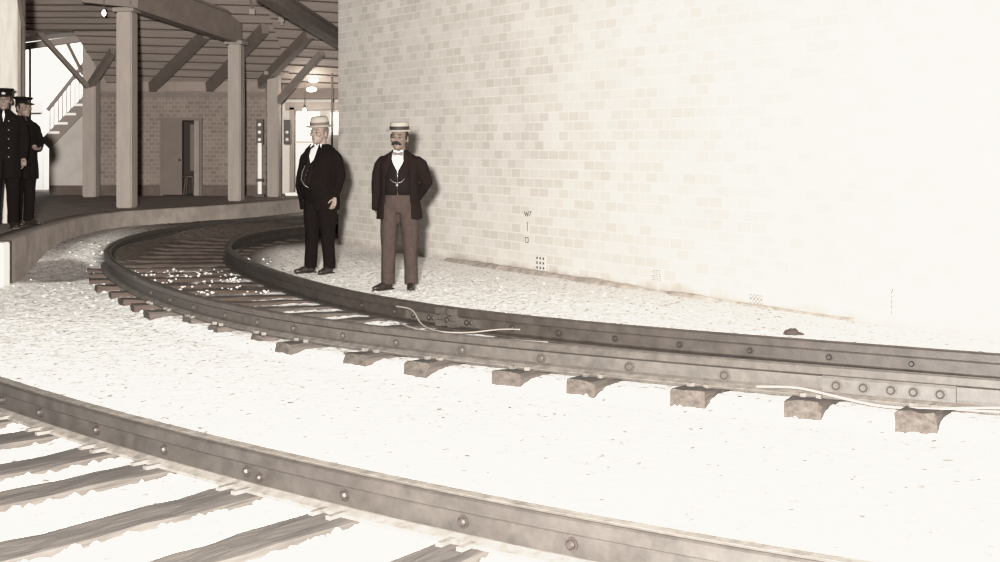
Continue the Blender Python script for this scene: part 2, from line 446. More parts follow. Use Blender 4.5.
def ground_fields(x, y):
    s, l = track_coords(x, y)
    e = bank(s)
    plane = e*(np.clip(l, -1.1, 1.1)+0.75)/1.5
    z = np.zeros(x.shape) - 0.012
    # between the rails and at the sleeper ends
    inb = smooth(1.15, 0.62, np.abs(l))
    inb = np.where(l < 0, smooth(1.35, 0.9, -l), smooth(1.12, 0.80, l))
    z = z*(1-inb) + (plane-0.035)*inb
    # ballast banked up to the platform
    pd = seg_dist(x, y, EDGE)
    up = smooth(1.3, 0.25, pd)*smooth(14.6, 17.5, y)
    z = np.maximum(z, up*0.235 - 0.012)
    # near track: a shade lower between its sleepers
    yc = (FC[0]*x+FC[1])*x+FC[2]; d = 2*FC[0]*x+FC[1]
    ln = (yc-y)/np.hypot(1, d)
    z = np.where(x < 3, z - 0.016*smooth(-0.02, 0.12, ln)*smooth(2.8, 2.3, ln), z)
    # soot of the far bed, with painted shade below the platform face
    soot_shade = smooth(9.4, 11.5, s)*np.where(l < 0, smooth(1.55, 0.95, -l), smooth(1.0, 0.7, l))
    soot_shade = np.maximum(soot_shade, smooth(15.5, 19.0, s)*smooth(1.9, 1.1, np.abs(l)))
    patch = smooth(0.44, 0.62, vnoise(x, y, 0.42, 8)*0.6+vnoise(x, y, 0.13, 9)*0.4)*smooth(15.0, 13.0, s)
    soot_shade = soot_shade*(1-0.9*patch)*0.96
    edge_shade = smooth(0.55, 0.1, pd)*smooth(15.0, 17.0, y)*0.75  # shade under the platform edge, painted as darker ballast
    soot_shade = np.maximum(soot_shade, edge_shade)
    # irregular darker patch by the platform's near end
    dark_patch = smooth(1.0, 0.72, np.hypot((x+5.3+0.1*(y-15.4))/0.72, (y-15.3)/1.05)+0.5*(vnoise(x, y, 0.35, 11)-0.5))
    soot_shade = np.maximum(soot_shade, dark_patch*0.72)
    wd = (x-W0.x)*WN.x+(y-W0.y)*WN.y
    rough = 0.35+0.65*smooth(0.35, 1.1, wd)
    return s, l, z, soot_shade, rough, wd

ys = [3.3]
while ys[-1] < 26.5: ys.append(ys[-1]+0.016+0.0026*(ys[-1]-3.3))
xs = np.arange(-9.0, 7.2, 0.027)
gx, gy = np.meshgrid(xs, np.array(ys))
jx = gx + (rng.random(gx.shape)-0.5)*0.012; jy = gy + (rng.random(gx.shape)-0.5)*0.012
fx, fy = jx.ravel(), jy.ravel()
S_, L_, Zb, SOOT_SHADE, RGH, WDIST = ground_fields(fx, fy)
d1, r1 = worley(fx, fy, 0.062)
d2, r2 = worley(fx+3.3, fy+1.7, 0.034)
stone = np.sqrt(np.maximum(0, 1-(d1/0.78)**2))*(0.35+0.65*r1)*0.015 + np.sqrt(np.maximum(0, 1-(d2/0.8)**2))*0.008
zz = Zb - 0.012 + stone*RGH + (vnoise(fx, fy, 0.7, 4)-0.5)*0.009*RGH
NXc, NYr = len(xs), len(ys)
V = np.stack([fx, fy, zz], 1)
idx = np.arange(NXc*NYr).reshape(NYr, NXc)
F = np.stack([idx[:-1, :-1], idx[:-1, 1:], idx[1:, 1:], idx[1:, :-1]], -1).reshape(-1, 4)
# keep the ground out from inside the platform and behind the brick wall
cx = fx[F].mean(1); cy = fy[F].mean(1)
wl = (cx-W0.x)*WN.x+(cy-W0.y)*WN.y
along = (cx-W0.x)*WD.x+(cy-W0.y)*WD.y
ok = ~((wl < -0.05) & (along > 0.1))
ex = np.interp(cy, [p[1] for p in EDGE], [p[0] for p in EDGE])
ok &= ~((cy > 14.2) & (cx < ex-0.12))
F = F[ok]
me = bpy.data.meshes.new('ballast_gravel')
me.vertices.add(len(V)); me.vertices.foreach_set('co', V.ravel())
me.loops.add(F.size); me.loops.foreach_set('vertex_index', F.ravel().astype(np.int32))
me.polygons.add(len(F)); me.polygons.foreach_set('loop_start', np.arange(0, F.size, 4, dtype=np.int32)); me.polygons.foreach_set('loop_total', np.full(len(F), 4, dtype=np.int32))
me.update(calc_edges=True); me.validate()
at = me.attributes.new('soot', 'FLOAT', 'POINT'); at.data.foreach_set('value', SOOT_SHADE.astype(np.float32))
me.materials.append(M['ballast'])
ob = bpy.data.objects.new('ballast_gravel', me); COL.objects.link(ob)
prop(ob, 'white crushed stone ballast spread around the curved tracks', 'gravel', kind='stuff')
def ground_z(x, y):
    r = ground_fields(np.array([x]), np.array([y])); return float(r[2][0])

# loose stones lying on the ballast and along the sleeper edges
mb = MB()
def stone_at(x, y, z, r):
    n = len(mb.v)
    for v in ((1,0,0),(-1,0,0),(0,1,0),(0,-1,0),(0,0,1),(0,0,-1),(.6,.6,.5),(-.6,.6,.5),(.6,-.6,.5),(-.6,-.6,.5)):
        k = r*(0.7+0.5*random.random()); mb.v.append((x+v[0]*k, y+v[1]*k, z+v[2]*k*0.75))
    for f in ((4,0,6),(4,6,2),(4,2,7),(4,7,1),(4,1,9),(4,9,3),(4,3,8),(4,8,0),(0,2,6),(2,1,7),(1,3,9),(3,0,8),(0,5,2),(2,5,1),(1,5,3),(3,5,0)):
        mb.f.append(tuple(i+n for i in f))
TIE_X = [-3.42, -3.06, -2.72, -2.36, -1.95, -1.6, -1.1, -0.64, -0.10, 0.38]
for tx in TIE_X:
    p = near_pt(tx, 0); q = near_pt(tx, 1.0); d = (q-p); t = Vector((-d.y, d.x, 0))
    for k in range(70):
        u = random.uniform(-0.12, 1.9); sgn = random.choice((-1, 1)); w = 0.142+random.uniform(-0.012, 0.03)
        c = p + d*u + t*sgn*w
        stone_at(c.x, c.y, -0.022+random.uniform(-0.008, 0.006), random.uniform(0.014, 0.028))
for k in range(500):
    x = random.uniform(-6, 4); y = random.uniform(4, 15)
    s0, l0, z0, so0, r0, w0 = ground_fields(np.array([x]), np.array([y]))
    if w0[0] < 0.5 or abs(l0[0]) < 1.15: continue
    stone_at(x, y, float(z0[0])+0.002, random.uniform(0.010, 0.02))
for k in range(200):
    s = random.uniform(2, 16); l = random.choice((random.uniform(0.9, 1.25), random.uniform(0.84, 0.95), random.uniform(-1.3, -0.92)))
    p = track_pt(s, l); z0 = ground_z(p.x, p.y)
    stone_at(p.x, p.y, z0+0.003, random.uniform(0.010, 0.022))
for k in range(150):
    s = random.uniform(10.6, 13.6); l = random.uniform(-0.6, 0.6)
    p = track_pt(s, l); stone_at(p.x, p.y, p.z-0.004, random.uniform(0.008, 0.02))
o = mb.build('loose_stones', M['stone'])
prop(o, 'pale loose stones lying on the ballast and along the sleepers', 'stones', kind='stuff')

# ------------------------------------------------------------------ sleepers
ORD = ['first','second','third','fourth','fifth','sixth','seventh','eighth','ninth','tenth','eleventh','twelfth','thirteenth','fourteenth','fifteenth','sixteenth','seventeenth','eighteenth']
def sleeper(name, P, Q, wid, hgt, material, label, group, wob=0.006):
    """timber from P to Q (points on its top centre line), subdivided and a little worn"""
    P = Vector(P); Q = Vector(Q); d = (Q-P); L = d.length; d.normalize(); sx = d.cross(Vector((0, 0, 1))).normalized(); up = sx.cross(d)
    m = MB(); n = 14; prof = [(-.5,-1),(.5,-1),(.5,-.45),(.5,-.12),(.44,0),(.15,.01),(-.15,.01),(-.44,0),(-.5,-.12),(-.5,-.45)]
    for i in range(n+1):
        u = i/n
        for a, b in prof:
            j = Vector((random.uniform(-1, 1), random.uniform(-1, 1), random.uniform(-1, 1)))*wob
            if i in (0, n): j += d*random.uniform(-.014, .014)
            m.v.append(tuple(P + d*L*u + sx*a*wid*(0.98+0.04*math.sin(u*9)) + up*(b*hgt) + j))
    k = len(prof)
    for i in range(n):
        for q in range(k):
            m.f.append((i*k+q, i*k+(q+1) % k, (i+1)*k+(q+1) % k, (i+1)*k+q))
    m.f.append(tuple(range(k))); m.f.append(tuple(n*k+q for q in reversed(range(k))))
    o = m.build(name, None)
    # local X of the timber follows its length so that the grain runs along it
    ang = math.atan2(d.y, d.x); R = Matrix.Rotation(-ang, 4, 'Z')
    o.data.transform(R); o.rotation_euler = (0, 0, ang)
    o.data.materials.append(material)
    return prop(o, label, 'railway sleeper', group)
TS_LIST = [2.92, 3.53, 4.19, 4.86, 5.37, 6.02, 6.55, 7.23, 7.71, 8.33, 8.86, 9.42, 9.95, 10.43, 11.06, 11.75, 12.49]
for i, s in enumerate(TS_LIST):
    l1 = 1.0 if i not in (9, 8, 10) else 0.88
    sleeper('railway_sleeper', track_pt(s, -1.02, 0), track_pt(s, l1+random.uniform(-.02, .03), 0), random.uniform(.19, .23), 0.135, M['tie_end'] if i < 12 else M['tie_dark'],
            'rough timber sleeper end jutting from under the outer rail, %s one from the right edge' % ORD[i], 'sleepers with ends showing under the curved track')
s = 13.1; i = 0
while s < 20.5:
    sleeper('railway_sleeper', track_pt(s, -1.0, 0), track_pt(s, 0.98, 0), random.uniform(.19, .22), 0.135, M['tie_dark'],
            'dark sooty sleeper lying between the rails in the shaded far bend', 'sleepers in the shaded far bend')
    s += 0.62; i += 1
for i, tx in enumerate(TIE_X):
    a = near_pt(tx, -0.17, -0.002); b = near_pt(tx, 2.1, -0.002)
    sleeper('railway_sleeper', b, a, random.uniform(.245, .265), 0.15, M['tie'],
            'weathered flat sleeper of the near track, %s along the front rail from the left edge' % ORD[i], 'sleepers of the near track')

# ------------------------------------------------------------------ rails
PLAIN = [(-.07,0),(.075,0),(.075,.012),(.02,.03),(.011,.05),(.011,.118),(.043,.132),(.045,.172),(.038,.18),(.004,.18),(-.002,.155),(-.022,.155),(-.027,.174),(-.045,.174),(-.048,.13),(-.011,.115),(-.011,.045),(-.07,.012)]
CORE = [(-.07,0),(.078,0),(.078,.012),(.03,.026),(.011,.045),(.011,.12),(.034,.132),(.036,.174),(.03,.18),(-.03,.18),(-.036,.174),(-.036,.132),(-.011,.12),(-.011,.045),(-.07,.012)]
GUARD = [(.012,.036),(.034,.034),(.036,.108),(.03,.116),(.056,.122),(.058,.17),(.05,.177),(.04,.177),(.0365,.165),(.037,.124),(.012,.118)]
def tf(s, off, sg=1):
    return lambda l, z: track_pt(s, off+sg*l, z)
def bolt_mesh(p, nrm, r=0.022, d=0.02):
    m = MB(); nrm = Vector(nrm).normalized()
    m.tube([p - nrm*0.006, p + nrm*0.004], r*1.35, 10)
    m.tube([p + nrm*0.003, p + nrm*d*0.6, p + nrm*d], [r, r*0.95, r*0.6], 8)
    return m
# outer rail
c = track_pt(8, .75)
root = empty('running_rail', (c.x, c.y, 0.05), 'outer rail of the curved track, with joint plate and bolts on its open side', 'rail')
SS = np.concatenate([np.arange(0.0, 12, 0.12), np.arange(12, 24.6, 0.18)])
m = MB(); sweep(m, PLAIN, [tf(s, .75) for s in SS]); rail = m.build('rail_bar', M['railhead'], root); 
m = MB(); sweep(m, [(.074,.0125),(.076,.0125),(.076,.0145),(.0215,.0325),(.0205,.0305)], [tf(s, .75) for s in SS[:115]]); m.build('rail_foot', M['foot'], root)
m = MB(); sweep(m, [(.0115,.048),(.0135,.048),(.0135,.117),(.0115,.117)], [tf(s, .75) for s in SS[:115]]); m.build('rail_web', M['steel_pale'], root)
def side_n(s, sg): return (track_pt(s, 1)-track_pt(s, 0)).normalized()*sg
for s in (4.66, 4.06, 5.26, 5.85, 6.39, 6.88, 7.4, 7.85, 8.34, 8.95, 9.55, 10.2):
    bolt_mesh(track_pt(s, .766, .075), side_n(s, 1), 0.026 if s < 6 else 0.021).build('bolt', M['bolt_pale'], root)
m = MB(); sweep(m, [(.014,.036),(.036,.034),(.034,.11),(.026,.124),(.014,.122)], [tf(s, .75) for s in np.linspace(2.76, 3.48, 8)])
jp = m.build('joint_plate', M['steel_pale'], root); prop(jp, 'bolted joint plate')
for s in (3.40, 3.25, 3.1, 2.98, 2.84):
    bolt_mesh(track_pt(s, .787, .074), side_n(s, 1), 0.026).build('bolt', M['bolt_pale'], jp)
for s in TS_LIST[:13]:
    for q in (-.05, .05):
        p = track_pt(s+q, .838, .012); mm = MB(); mm.box(p, (.035, .03, .022), Matrix.Rotation(random.random(), 3, 'Z')); mm.build('spike', M['foot'], root)
# inner rail with guard
c = track_pt(8, -.75)
root = empty('running_rail', (c.x, c.y, 0.02), 'inner rail of the curved track, running past the feet of the two standing men', 'rail')
m = MB(); sweep(m, CORE, [tf(s, -.75) for s in SS]); m.build('rail_bar', M['steel'], root)
m = MB(); sweep(m, GUARD, [tf(s, -.75) for s in SS]); g = m.build('guard_bar', M['steel'], root)
for s in (6.53, 6.05, 5.52, 4.97, 4.42, 3.85, 3.3, 7.0, 7.5, 8.1, 8.7):
    bolt_mesh(track_pt(s, -.713, .072), side_n(s, 1), 0.021).build('bolt', M['bolt'], g)
m = MB(); sweep(m, [(.034,.04),(.05,.04),(.05,.105),(.034,.105)], [tf(s, -.75) for s in np.linspace(6.9, 7.9, 9)])
jp = m.build('joint_plate', M['steel_pale'], root)
for s in (7.05, 7.3, 7.55, 7.78): bolt_mesh(track_pt(s, -.70, .072), side_n(s, 1), 0.02).build('bolt', M['bolt'], jp)
for s in (7.36, 7.2):
    mm = MB(); 
    for zc in (.15, .05): mm.box(track_pt(s, -.70, zc), (.07, .1, .05), Matrix.Rotation(2.4, 3, 'Z'))
    mm.box(track_pt(s, -.715, .1), (.05, .06, .12), Matrix.Rotation(2.4, 3, 'Z'))
    mm.build('rail_brace', M['steel_pale'], root)
# near rail
c = near_pt(-1, 0)
root = empty('running_rail', (c.x, c.y, 0), 'rail of the near track crossing the foreground, its guard bar held by round bolts', 'rail')
XS = np.linspace(-4.2, 2.3, 80)
def nf(x): return lambda l, z: near_pt(x, l, z)
m = MB(); sweep(m, CORE, [nf(x) for x in XS]); m.build('rail_bar', M['steel_pale'], root)
m = MB(); sweep(m, GUARD, [nf(x) for x in XS]); g = m.build('guard_bar', M['steel_mid'], root)
m = MB(); sweep(m, [(.076,.0125),(.0795,.0),(.0795,.0135),(.031,.0285),(.03,.0265)], [nf(x) for x in XS]); m.build('rail_foot', M['foot'], root)
m = MB(); sweep(m, [(-.028,.1802),(.028,.1802),(.028,.1815),(-.028,.1815)], [nf(x) for x in XS]); m.build('worn_running_face', M['foot'], root)
for x in (-3.2, -2.79, -2.46, -2.02, -1.57, -1.1, -.62, -.12, .28, .72):
    n = near_pt(x, 1)-near_pt(x, 0)
    bolt_mesh(near_pt(x, .037, .078), n, 0.02).build('bolt', M['bolt'], g)
n = near_pt(-1.02, 1)-near_pt(-1.02, 0); bolt_mesh(near_pt(-1.03, .037, .066), n, 0.016).build('bolt', M['bolt'], g)
for tx in TIE_X:
    for q in (-.045, .035):
        p = near_pt(tx+q, .095, .012); d = near_pt(tx+q, 1)-near_pt(tx+q, 0)
        mm = MB(); mm.box(p, (.11, .028, .016), Matrix.Rotation(math.atan2(d.y, d.x), 3, 'Z')); mm.build('rail_clip', M['foot'], root)
# bond wires at the joints
def wire(pts, r, label, name='bond_wire'):
    P = [Vector(p) for p in pts]; out = []
    for i in range(len(P)-1):
        p0 = P[max(i-1, 0)]; p1 = P[i]; p2 = P[i+1]; p3 = P[min(i+2, len(P)-1)]
        for k in range(8):
            t = k/8; out.append(0.5*((2*p1)+(p2-p0)*t+(2*p0-5*p1+4*p2-p3)*t*t+(3*p1-p0-3*p2+p3)*t**3))
    out.append(P[-1]); mm = MB(); mm.tube(out, r, 8); o = mm.build(name, M['wire'], smooth=True)
    return prop(o, label, 'wire', 'bond wires at the rail joints')
wire([track_pt(3.86, .80, .03), track_pt(3.62, .81, .045), track_pt(3.4, .83, .02), track_pt(3.15, .87, -.005), track_pt(2.9, .86, .0), track_pt(2.6, .84, .03), track_pt(2.4, .8, .04)], .007,
     'pale bond wire looping under the joint plate of the outer rail')
wire([track_pt(1.9, .79, .07), track_pt(2.2, .82, .05), track_pt(2.5, .85, .02), track_pt(2.75, .86, .01)], .005, 'thin pale wire on the outer rail foot by the right edge')
wire([track_pt(8.0, -.66, .13), track_pt(7.75, -.66, .12), track_pt(7.5, -.58, .03), track_pt(7.2, -.5, .005), track_pt(6.9, -.54, .015), track_pt(6.6, -.64, .06), track_pt(6.4, -.66, .075)], .006,
     'curling bare wire beside the inner rail joint')
wire([track_pt(7.7, -.5, .02), track_pt(7.2, -.36, .015), track_pt(6.6, -.4, .015), track_pt(6.0, -.5, .02)], .007, 'straight pale cable lying between the rails below the curling wire')

# ------------------------------------------------------------------ curved-track wall (glazed block)
WL = 16.0; WH = 4.6; WT = 0.4
mb = MB(); mb.box((WL/2, WT/2, WH/2-0.05), (WL, WT, WH+0.1))
ang = math.atan2(WD.y, WD.x)
wall = mb.build('wall_right', M['wall'], world=False)
wall.location = (W0.x, W0.y, 0); wall.rotation_euler = (0, 0, ang)
prop(wall, 'pale glazed block wall curving away behind the two men', 'wall', kind='structure')
def wall_pt(u, z, out=0.0):
    p = W0 + WD*u + WN*out; return Vector((p.x, p.y, z))
WR = Matrix.Rotation(ang, 3, 'Z')
# dirt at its foot
mb = MB(); N = 90
for i in range(N+1):
    u = 3.4+i*(10.4-3.4)/N
    a = max(0, vnoise(np.array([u]), np.array([0.0]), 0.55, 3)[0]-0.3)*1.5*(1 if u < 9 else 0.5)
    h = 0.004+0.026*a*random.uniform(.7, 1.2); w = 0.03+0.12*a
    mb.v += [tuple(wall_pt(u, h, 0.0)), tuple(wall_pt(u, h*0.6+0.004, w*0.5)), tuple(wall_pt(u, -0.03, w))]
for i in range(N):
    for k in range(2): mb.f.append((i*3+k, i*3+k+1, i*3+k+4, i*3+k+3))
o = mb.build('dirt_drift', M['dirt_light'], smooth=True); prop(o, 'thin drift of dark dirt along the foot of the pale wall', 'dirt', kind='stuff')
# clod near the inner rail
mb = MB(); mb.ell((0, 0, 0.03), (.06, .04, .032)); mb.ell((.05, .01, .012), (.06, .025, .018)); mb.ell((-.04, .0, .015), (.03, .025, .022))
o = mb.build('clod', M['dirt'], world=False); bake(o, .008, 1); crumple(o, .006, 30, 1); o.location = (2.35, 10.47, -0.015)
prop(o, 'small dark clod of earth on the ground before the pale wall', 'clod')
# perforated wall drains
def wall_u(px):   # distance along the wall seen at a given sideways angle
    k = (px-500)/1300.0
    return (k*W0.y - W0.x)/(WD.x - k*WD.y)
def perforated(px, z, w, h, nx, nz, label, ring=False):
    u = wall_u(px); p = wall_pt(u, z-h/2, 0.0)
    root = empty('wall_drain', (p.x, p.y, p.z), label, 'drain', 'perforated drains low in the pale wall')
    mm = MB(); mm.box(wall_pt(u, z, .004), (w, .012, h), WR); mm.build('plate', M['ventm'], root)
    mm = MB()
    for i in range(nx):
        for j in range(nz):
            c = wall_pt(u-w/2+(i+.5)*w/nx, z-h/2+(j+.5)*h/nz, .0105)
            if ring:
                r = min(w/nx, h/nz)*0.42
                for k in range(10):
                    t = 2*PI*k/10; q = c+WD*math.cos(t)*r+Vector((0, 0, math.sin(t)*r)); mm.box(q, (r*.42, .004, r*.42), WR)
            else:
                if random.random() < .12: continue
                mm.box(c, (w/nx*.5, .004, h/nz*.5), WR)
    mm.build('hole_pattern', M['mark'], root)
def zat(px, py): # height on the wall at that sideways angle and slope
    u = wall_u(px); p = wall_pt(u, 0); return CH-(py-144)/1300.0*p.y
perforated(657, zat(657, 275), .16, .115, 7, 6, 'square dotted drain plate in the pale wall, mid distance')
perforated(757, zat(757, 299), .19, .085, 4, 2, 'oblong drain plate of ringed holes low in the pale wall, nearest of its kind', True)
perforated(541, zat(541, 263), .2, .17, 3, 3, 'grey dotted drain plate at the wall foot, farthest of its kind')
# painted survey marks on the wall
root_p = wall_pt(wall_u(527), zat(527, 244), .0)
root = empty('painted_mark', root_p, 'small dark survey mark of three signs painted one above another on the wall', 'painted mark')
def strokes(name, px, py, segs, w, root):
    u = wall_u(px); z = zat(px, py); mm = MB()
    for (x0, z0, x1, z1) in segs:
        mm.bar(wall_pt(u+x0, z+z0, .002), wall_pt(u+x1, z+z1, .002), w, .003, up=WN)
    return mm.build(name, M['mark'], root)
strokes('letter', 528, 214, [(-.075,.03,-.05,-.03),(-.05,-.03,-.03,.02),(-.03,.02,-.005,-.03),(-.005,-.03,.015,.03),(.035,-.02,.07,.035),(.035,.03,.075,.03)], .012, root)
strokes('letter', 527.5, 226.5, [(0,-.055,0,.055)], .012, root)
strokes('letter', 527, 240, [(-.03,-.03,-.035,.03),(-.035,.03,.03,.03),(.03,.03,.03,-.03),(.03,-.03,-.03,-.03)], .010, root)
root = empty('painted_mark', wall_pt(wall_u(892), zat(892, 316), 0), 'dashed vertical line marked on the pale wall close to the right edge', 'painted mark')
for py, ln in ((291, .02), (297, .014), (302, .016), (307, .018), (312.5, .014)):
    strokes('dash', 892, py, [(-.006 if py == 291 else 0, -ln, .012 if py == 291 else 0, ln)], .009, root)

# ------------------------------------------------------------------ platform
back = 27.6
poly = [(x, y) for x, y in EDGE] + [(-1.2, 27.6), (-1.2, 30.5), (-13, 30.5), (-13, 14.25)]
mb = MB(); mb.prism(poly, -0.1, PLAT_Z)
o = mb.build('platform', M['concrete']); prop(o, 'dark concrete station platform with a curving edge', 'platform', kind='structure')
mb = MB(); n = len(EDGE)
# edge course: a strip of paler stone facing the platform's curved front
def edge_pts(off):
    P = []
    for i in range(n):
        a = Vector(EDGE[max(i-1, 0)]); b = Vector(EDGE[min(i+1, n-1)]); t = (b-a).normalized(); P.append((EDGE[i][0]+t.y*off, EDGE[i][1]-t.x*off))
    return P
A = edge_pts(0.03); B = edge_pts(-0.28)
for i in range(n):
    mb.v += [(A[i][0], A[i][1], -.05), (A[i][0], A[i][1], PLAT_Z+.002), (A[i][0]+(B[i][0]-A[i][0])*.06, A[i][1]+(B[i][1]-A[i][1])*.06, PLAT_Z+.012), (B[i][0], B[i][1], PLAT_Z+.012), (B[i][0], B[i][1], PLAT_Z-.05)]
for i in range(n-1):
    for k in range(4): mb.f.append((i*5+k, (i+1)*5+k, (i+1)*5+k+1, i*5+k+1))
o = mb.build('trim_1', M['kerb'], smooth=True); prop(o, 'paler stone edging along the curved platform front', 'platform edge', kind='structure')
mb = MB(); mb.box((-6.3, 14.12, 0.18), (1.88, .2, .56))  # end face coloured whiter for the flash falling on it
o = mb.build('kerb_block', M['white_stone'], bevel=.012); prop(o, 'white end block of the platform by the left edge', 'kerb')

# ------------------------------------------------------------------ station back wall, door, left stair wall
BY = 26.95
mb = MB()
x0, x1 = -8.5, -4.86; dx0, dx1 = -7.02, -6.17; dz1 = CH+26*BY/1300
for a, b, z0, z1 in ((x0, dx0, .3, 2.62), (dx1, x1, .3, 2.62), (dx0, dx1, dz1, 2.62)):
    mb.box(((a+b)/2, BY+.12, (z0+z1)/2), (b-a, .24, z1-z0))
o = mb.build('wall_back', M['brick']); prop(o, 'dim brick station wall at the back of the platform', 'wall', kind='structure')
mb = MB(); mb.box(((x0+x1)/2, BY+.10, 2.86), (x1-x0, .3, .48)); o = mb.build('trim_2', M['frieze']); prop(o, kind='structure', label='plain painted band above the brick wall', cat='trim')
mb = MB(); mb.box(((x0+x1)/2, BY-.03, 2.55), (x1-x0, .07, .09)); o = mb.build('trim_3', M['girder']); prop(o, kind='structure', label='thin moulding under the painted band', cat='trim')
mb = MB()
for a, b in ((x0, dx0-.02), (dx1+.02, x1)): mb.box(((a+b)/2, BY-.012, .565), (b-a, .024, .23))
o = mb.build('baseboard_back', M['base_paint']); prop(o, kind='structure', label='dark painted base band of the brick wall', cat='baseboard')
mb = MB()
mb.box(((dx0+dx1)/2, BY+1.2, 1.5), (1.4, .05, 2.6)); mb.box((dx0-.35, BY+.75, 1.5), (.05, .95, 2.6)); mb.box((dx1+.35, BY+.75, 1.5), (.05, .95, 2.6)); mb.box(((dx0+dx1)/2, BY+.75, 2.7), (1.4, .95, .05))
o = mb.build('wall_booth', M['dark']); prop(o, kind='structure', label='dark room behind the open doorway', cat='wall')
root = empty('door_1', ((dx0+dx1)/2, BY, PLAT_Z), 'narrow half-open door in the dim brick wall', 'door'); root['kind'] = 'structure'
mb = MB()
for xx in (dx0+.02, dx1-.02): mb.box((xx, BY-.02, (PLAT_Z+dz1)/2), (.05, .12, dz1-PLAT_Z))
mb.box(((dx0+dx1)/2, BY-.02, dz1-.02), (dx1-dx0+.02, .125, .06)); mb.build('door_frame', M['door'], root)
mb = MB(); mb.box((dx0+.235, BY-.05, (PLAT_Z+dz1)/2-.01), (.42, .045, dz1-PLAT_Z-.06)); mb.build('door_leaf', M['door'], root)
mb = MB(); mb.box((dx1-.12, BY+.14, (PLAT_Z+dz1)/2), (.1, .3, dz1-PLAT_Z)); mb.build('door_lining', M['frame'], root)
mb = MB(); mb.ell((dx0+.40, BY-.09, 1.2), (.025, .025, .025)); mb.build('door_knob', M['bolt'], root)
# something stands inside the doorway
root = empty('stool', (-6.55, BY+.5, PLAT_Z), 'dark stool just inside the open doorway of the brick wall', 'stool')
mb = MB(); mb.lathe([(.14, 0), (.155, .01), (.155, .035), (.14, .045)], (-6.55, BY+.5, PLAT_Z+.36), 18); mb.build('seat', M['iron'], root)
for i in range(4):
    t = PI/4+i*PI/2; mb = MB(); mb.tube([(-6.55+.1*math.cos(t), BY+.5+.1*math.sin(t), PLAT_Z+.37), (-6.55+.15*math.cos(t), BY+.5+.15*math.sin(t), PLAT_Z)], .017, 8); mb.build('leg', M['iron'], root)
mb = MB(); mb.box((-6.5, BY+1.1, 1.45), (.36, .04, 1.0)); o = mb.build('notice_board', M['door']); prop(o, 'dim board hanging on the wall inside the doorway', 'board')

# ------------------------------------------------------------------ columns
def column(x, y, w, z1, label, d=None, cap=True):
    d = d or w
    root = empty('column', (x, y, PLAT_Z), label, 'column', 'square platform columns')
    mb = MB(); mb.box((x, y, (PLAT_Z+z1)/2), (w, d, z1-PLAT_Z)); mb.build('shaft', M['column'], root, bevel=.018)
    if cap:
        mb = MB(); mb.box((x, y, z1+.035), (w+.1, d+.1, .07)); mb.build('cap', M['frame'], root, bevel=.01)
    return root
def turn(root, a): root.rotation_euler = (0, 0, a)
cA = column(-6.27, 21.85, .27, 3.74, 'tall square column nearest the platform edge, foremost of the columns')
cB = column(-4.97, 24.5, .25, 3.40, 'square column right of the half-open door, carrying the deep girder')
cC = column(-8.27, 26.3, .27, 3.72, 'square column between the stairs and the brick wall', cap=False)
cD = column(-4.585, 26.4, .235, 2.93, 'square column beside the lit doorway, behind the man in the pale hat')
for c_, a in ((cA, -.12), (cB, -.15), (cC, -.05), (cD, -.1)): turn(c_, a)
# near timber post and pipe at the left edge
root = empty('timber_post', (-6.68, 17.6, PLAT_Z), 'broad pale timber post behind the uniformed men', 'post')
mb = MB(); mb.box((-6.72, 17.7, 2.4), (.40, .3, 4.1)); mb.build('shaft', M['post_wood'], root, bevel=.012)
mb = MB(); mb.tube([(-6.4, 17.45, PLAT_Z), (-6.4, 17.45, 4.2)], .032, 12); o = mb.build('downpipe', M['iron'], smooth=True); prop(o, 'thin dark vertical pipe running beside the pale timber post', 'pipe')
mb = MB(); mb.bar((-6.38, 17.42, 3.1), (-6.58, 17.42, 4.3), .05, .04, up=(0, 1, 0)); o = mb.build('brace', M['iron']); prop(o, 'short dark brace at the top of the pale timber post', 'brace')

# ------------------------------------------------------------------ roof
def roof_z(y): return 2.80+.42*(26.95-y)
def left_z(y): return 2.78+.3*(26.95-y)
def boards(name, xa, xb, ya, yb, pitch, zf, label, skew=0.05):
    """boarded soffit, dark battens covering the joints on the same surface"""
    m1 = MB()
    m1.add([(xa, ya, zf(ya)), (xb, ya, zf(ya)), (xb, yb, zf(yb)), (xa, yb, zf(yb)), (xa, ya, zf(ya)+.06), (xb, ya, zf(ya)+.06), (xb, yb, zf(yb)+.06), (xa, yb, zf(yb)+.06)],
           [(0,1,2,3),(7,6,5,4),(0,4,5,1),(1,5,6,2),(2,6,7,3),(3,7,4,0)])
    o = m1.build(name, M['boards']); prop(o, label, 'ceiling', kind='structure')
    m2 = MB(); y = ya+.1
    while y < yb-.04:
        y2 = min(y+skew*(xb-xa), yb-.02)
        m2.bar((xa, y, zf(y)-.006), (xb, y2, zf(y2)-.006), .055, .022)
        y += pitch
    o2 = m2.build(name.replace('ceiling', 'trim'), M['batten']); prop(o2, label+', dark battens over its joints', 'battens', kind='structure')
boards('ceiling_main', -8.15, -4.3, 18.5, 27.0, .32, roof_z, 'boarded sloping platform ceiling')
boards('ceiling_left', -14.0, -6.9, 17.5, 24.1, .28, left_z, 'boarded ceiling over the stair end', 0)
boards('ceiling_right', -4.3, -1.0, 18.5, 27.2, .36, roof_z, 'boarded ceiling beyond the wall corner', .12)
def beam(name, a, b, w, h, mk, label, cat, group=None, parts=None, up=(0, 0, 1)):
    m1 = MB(); m1.bar(a, b, w, h, up); o = m1.build(name, M[mk]); prop(o, label, cat, group); return o
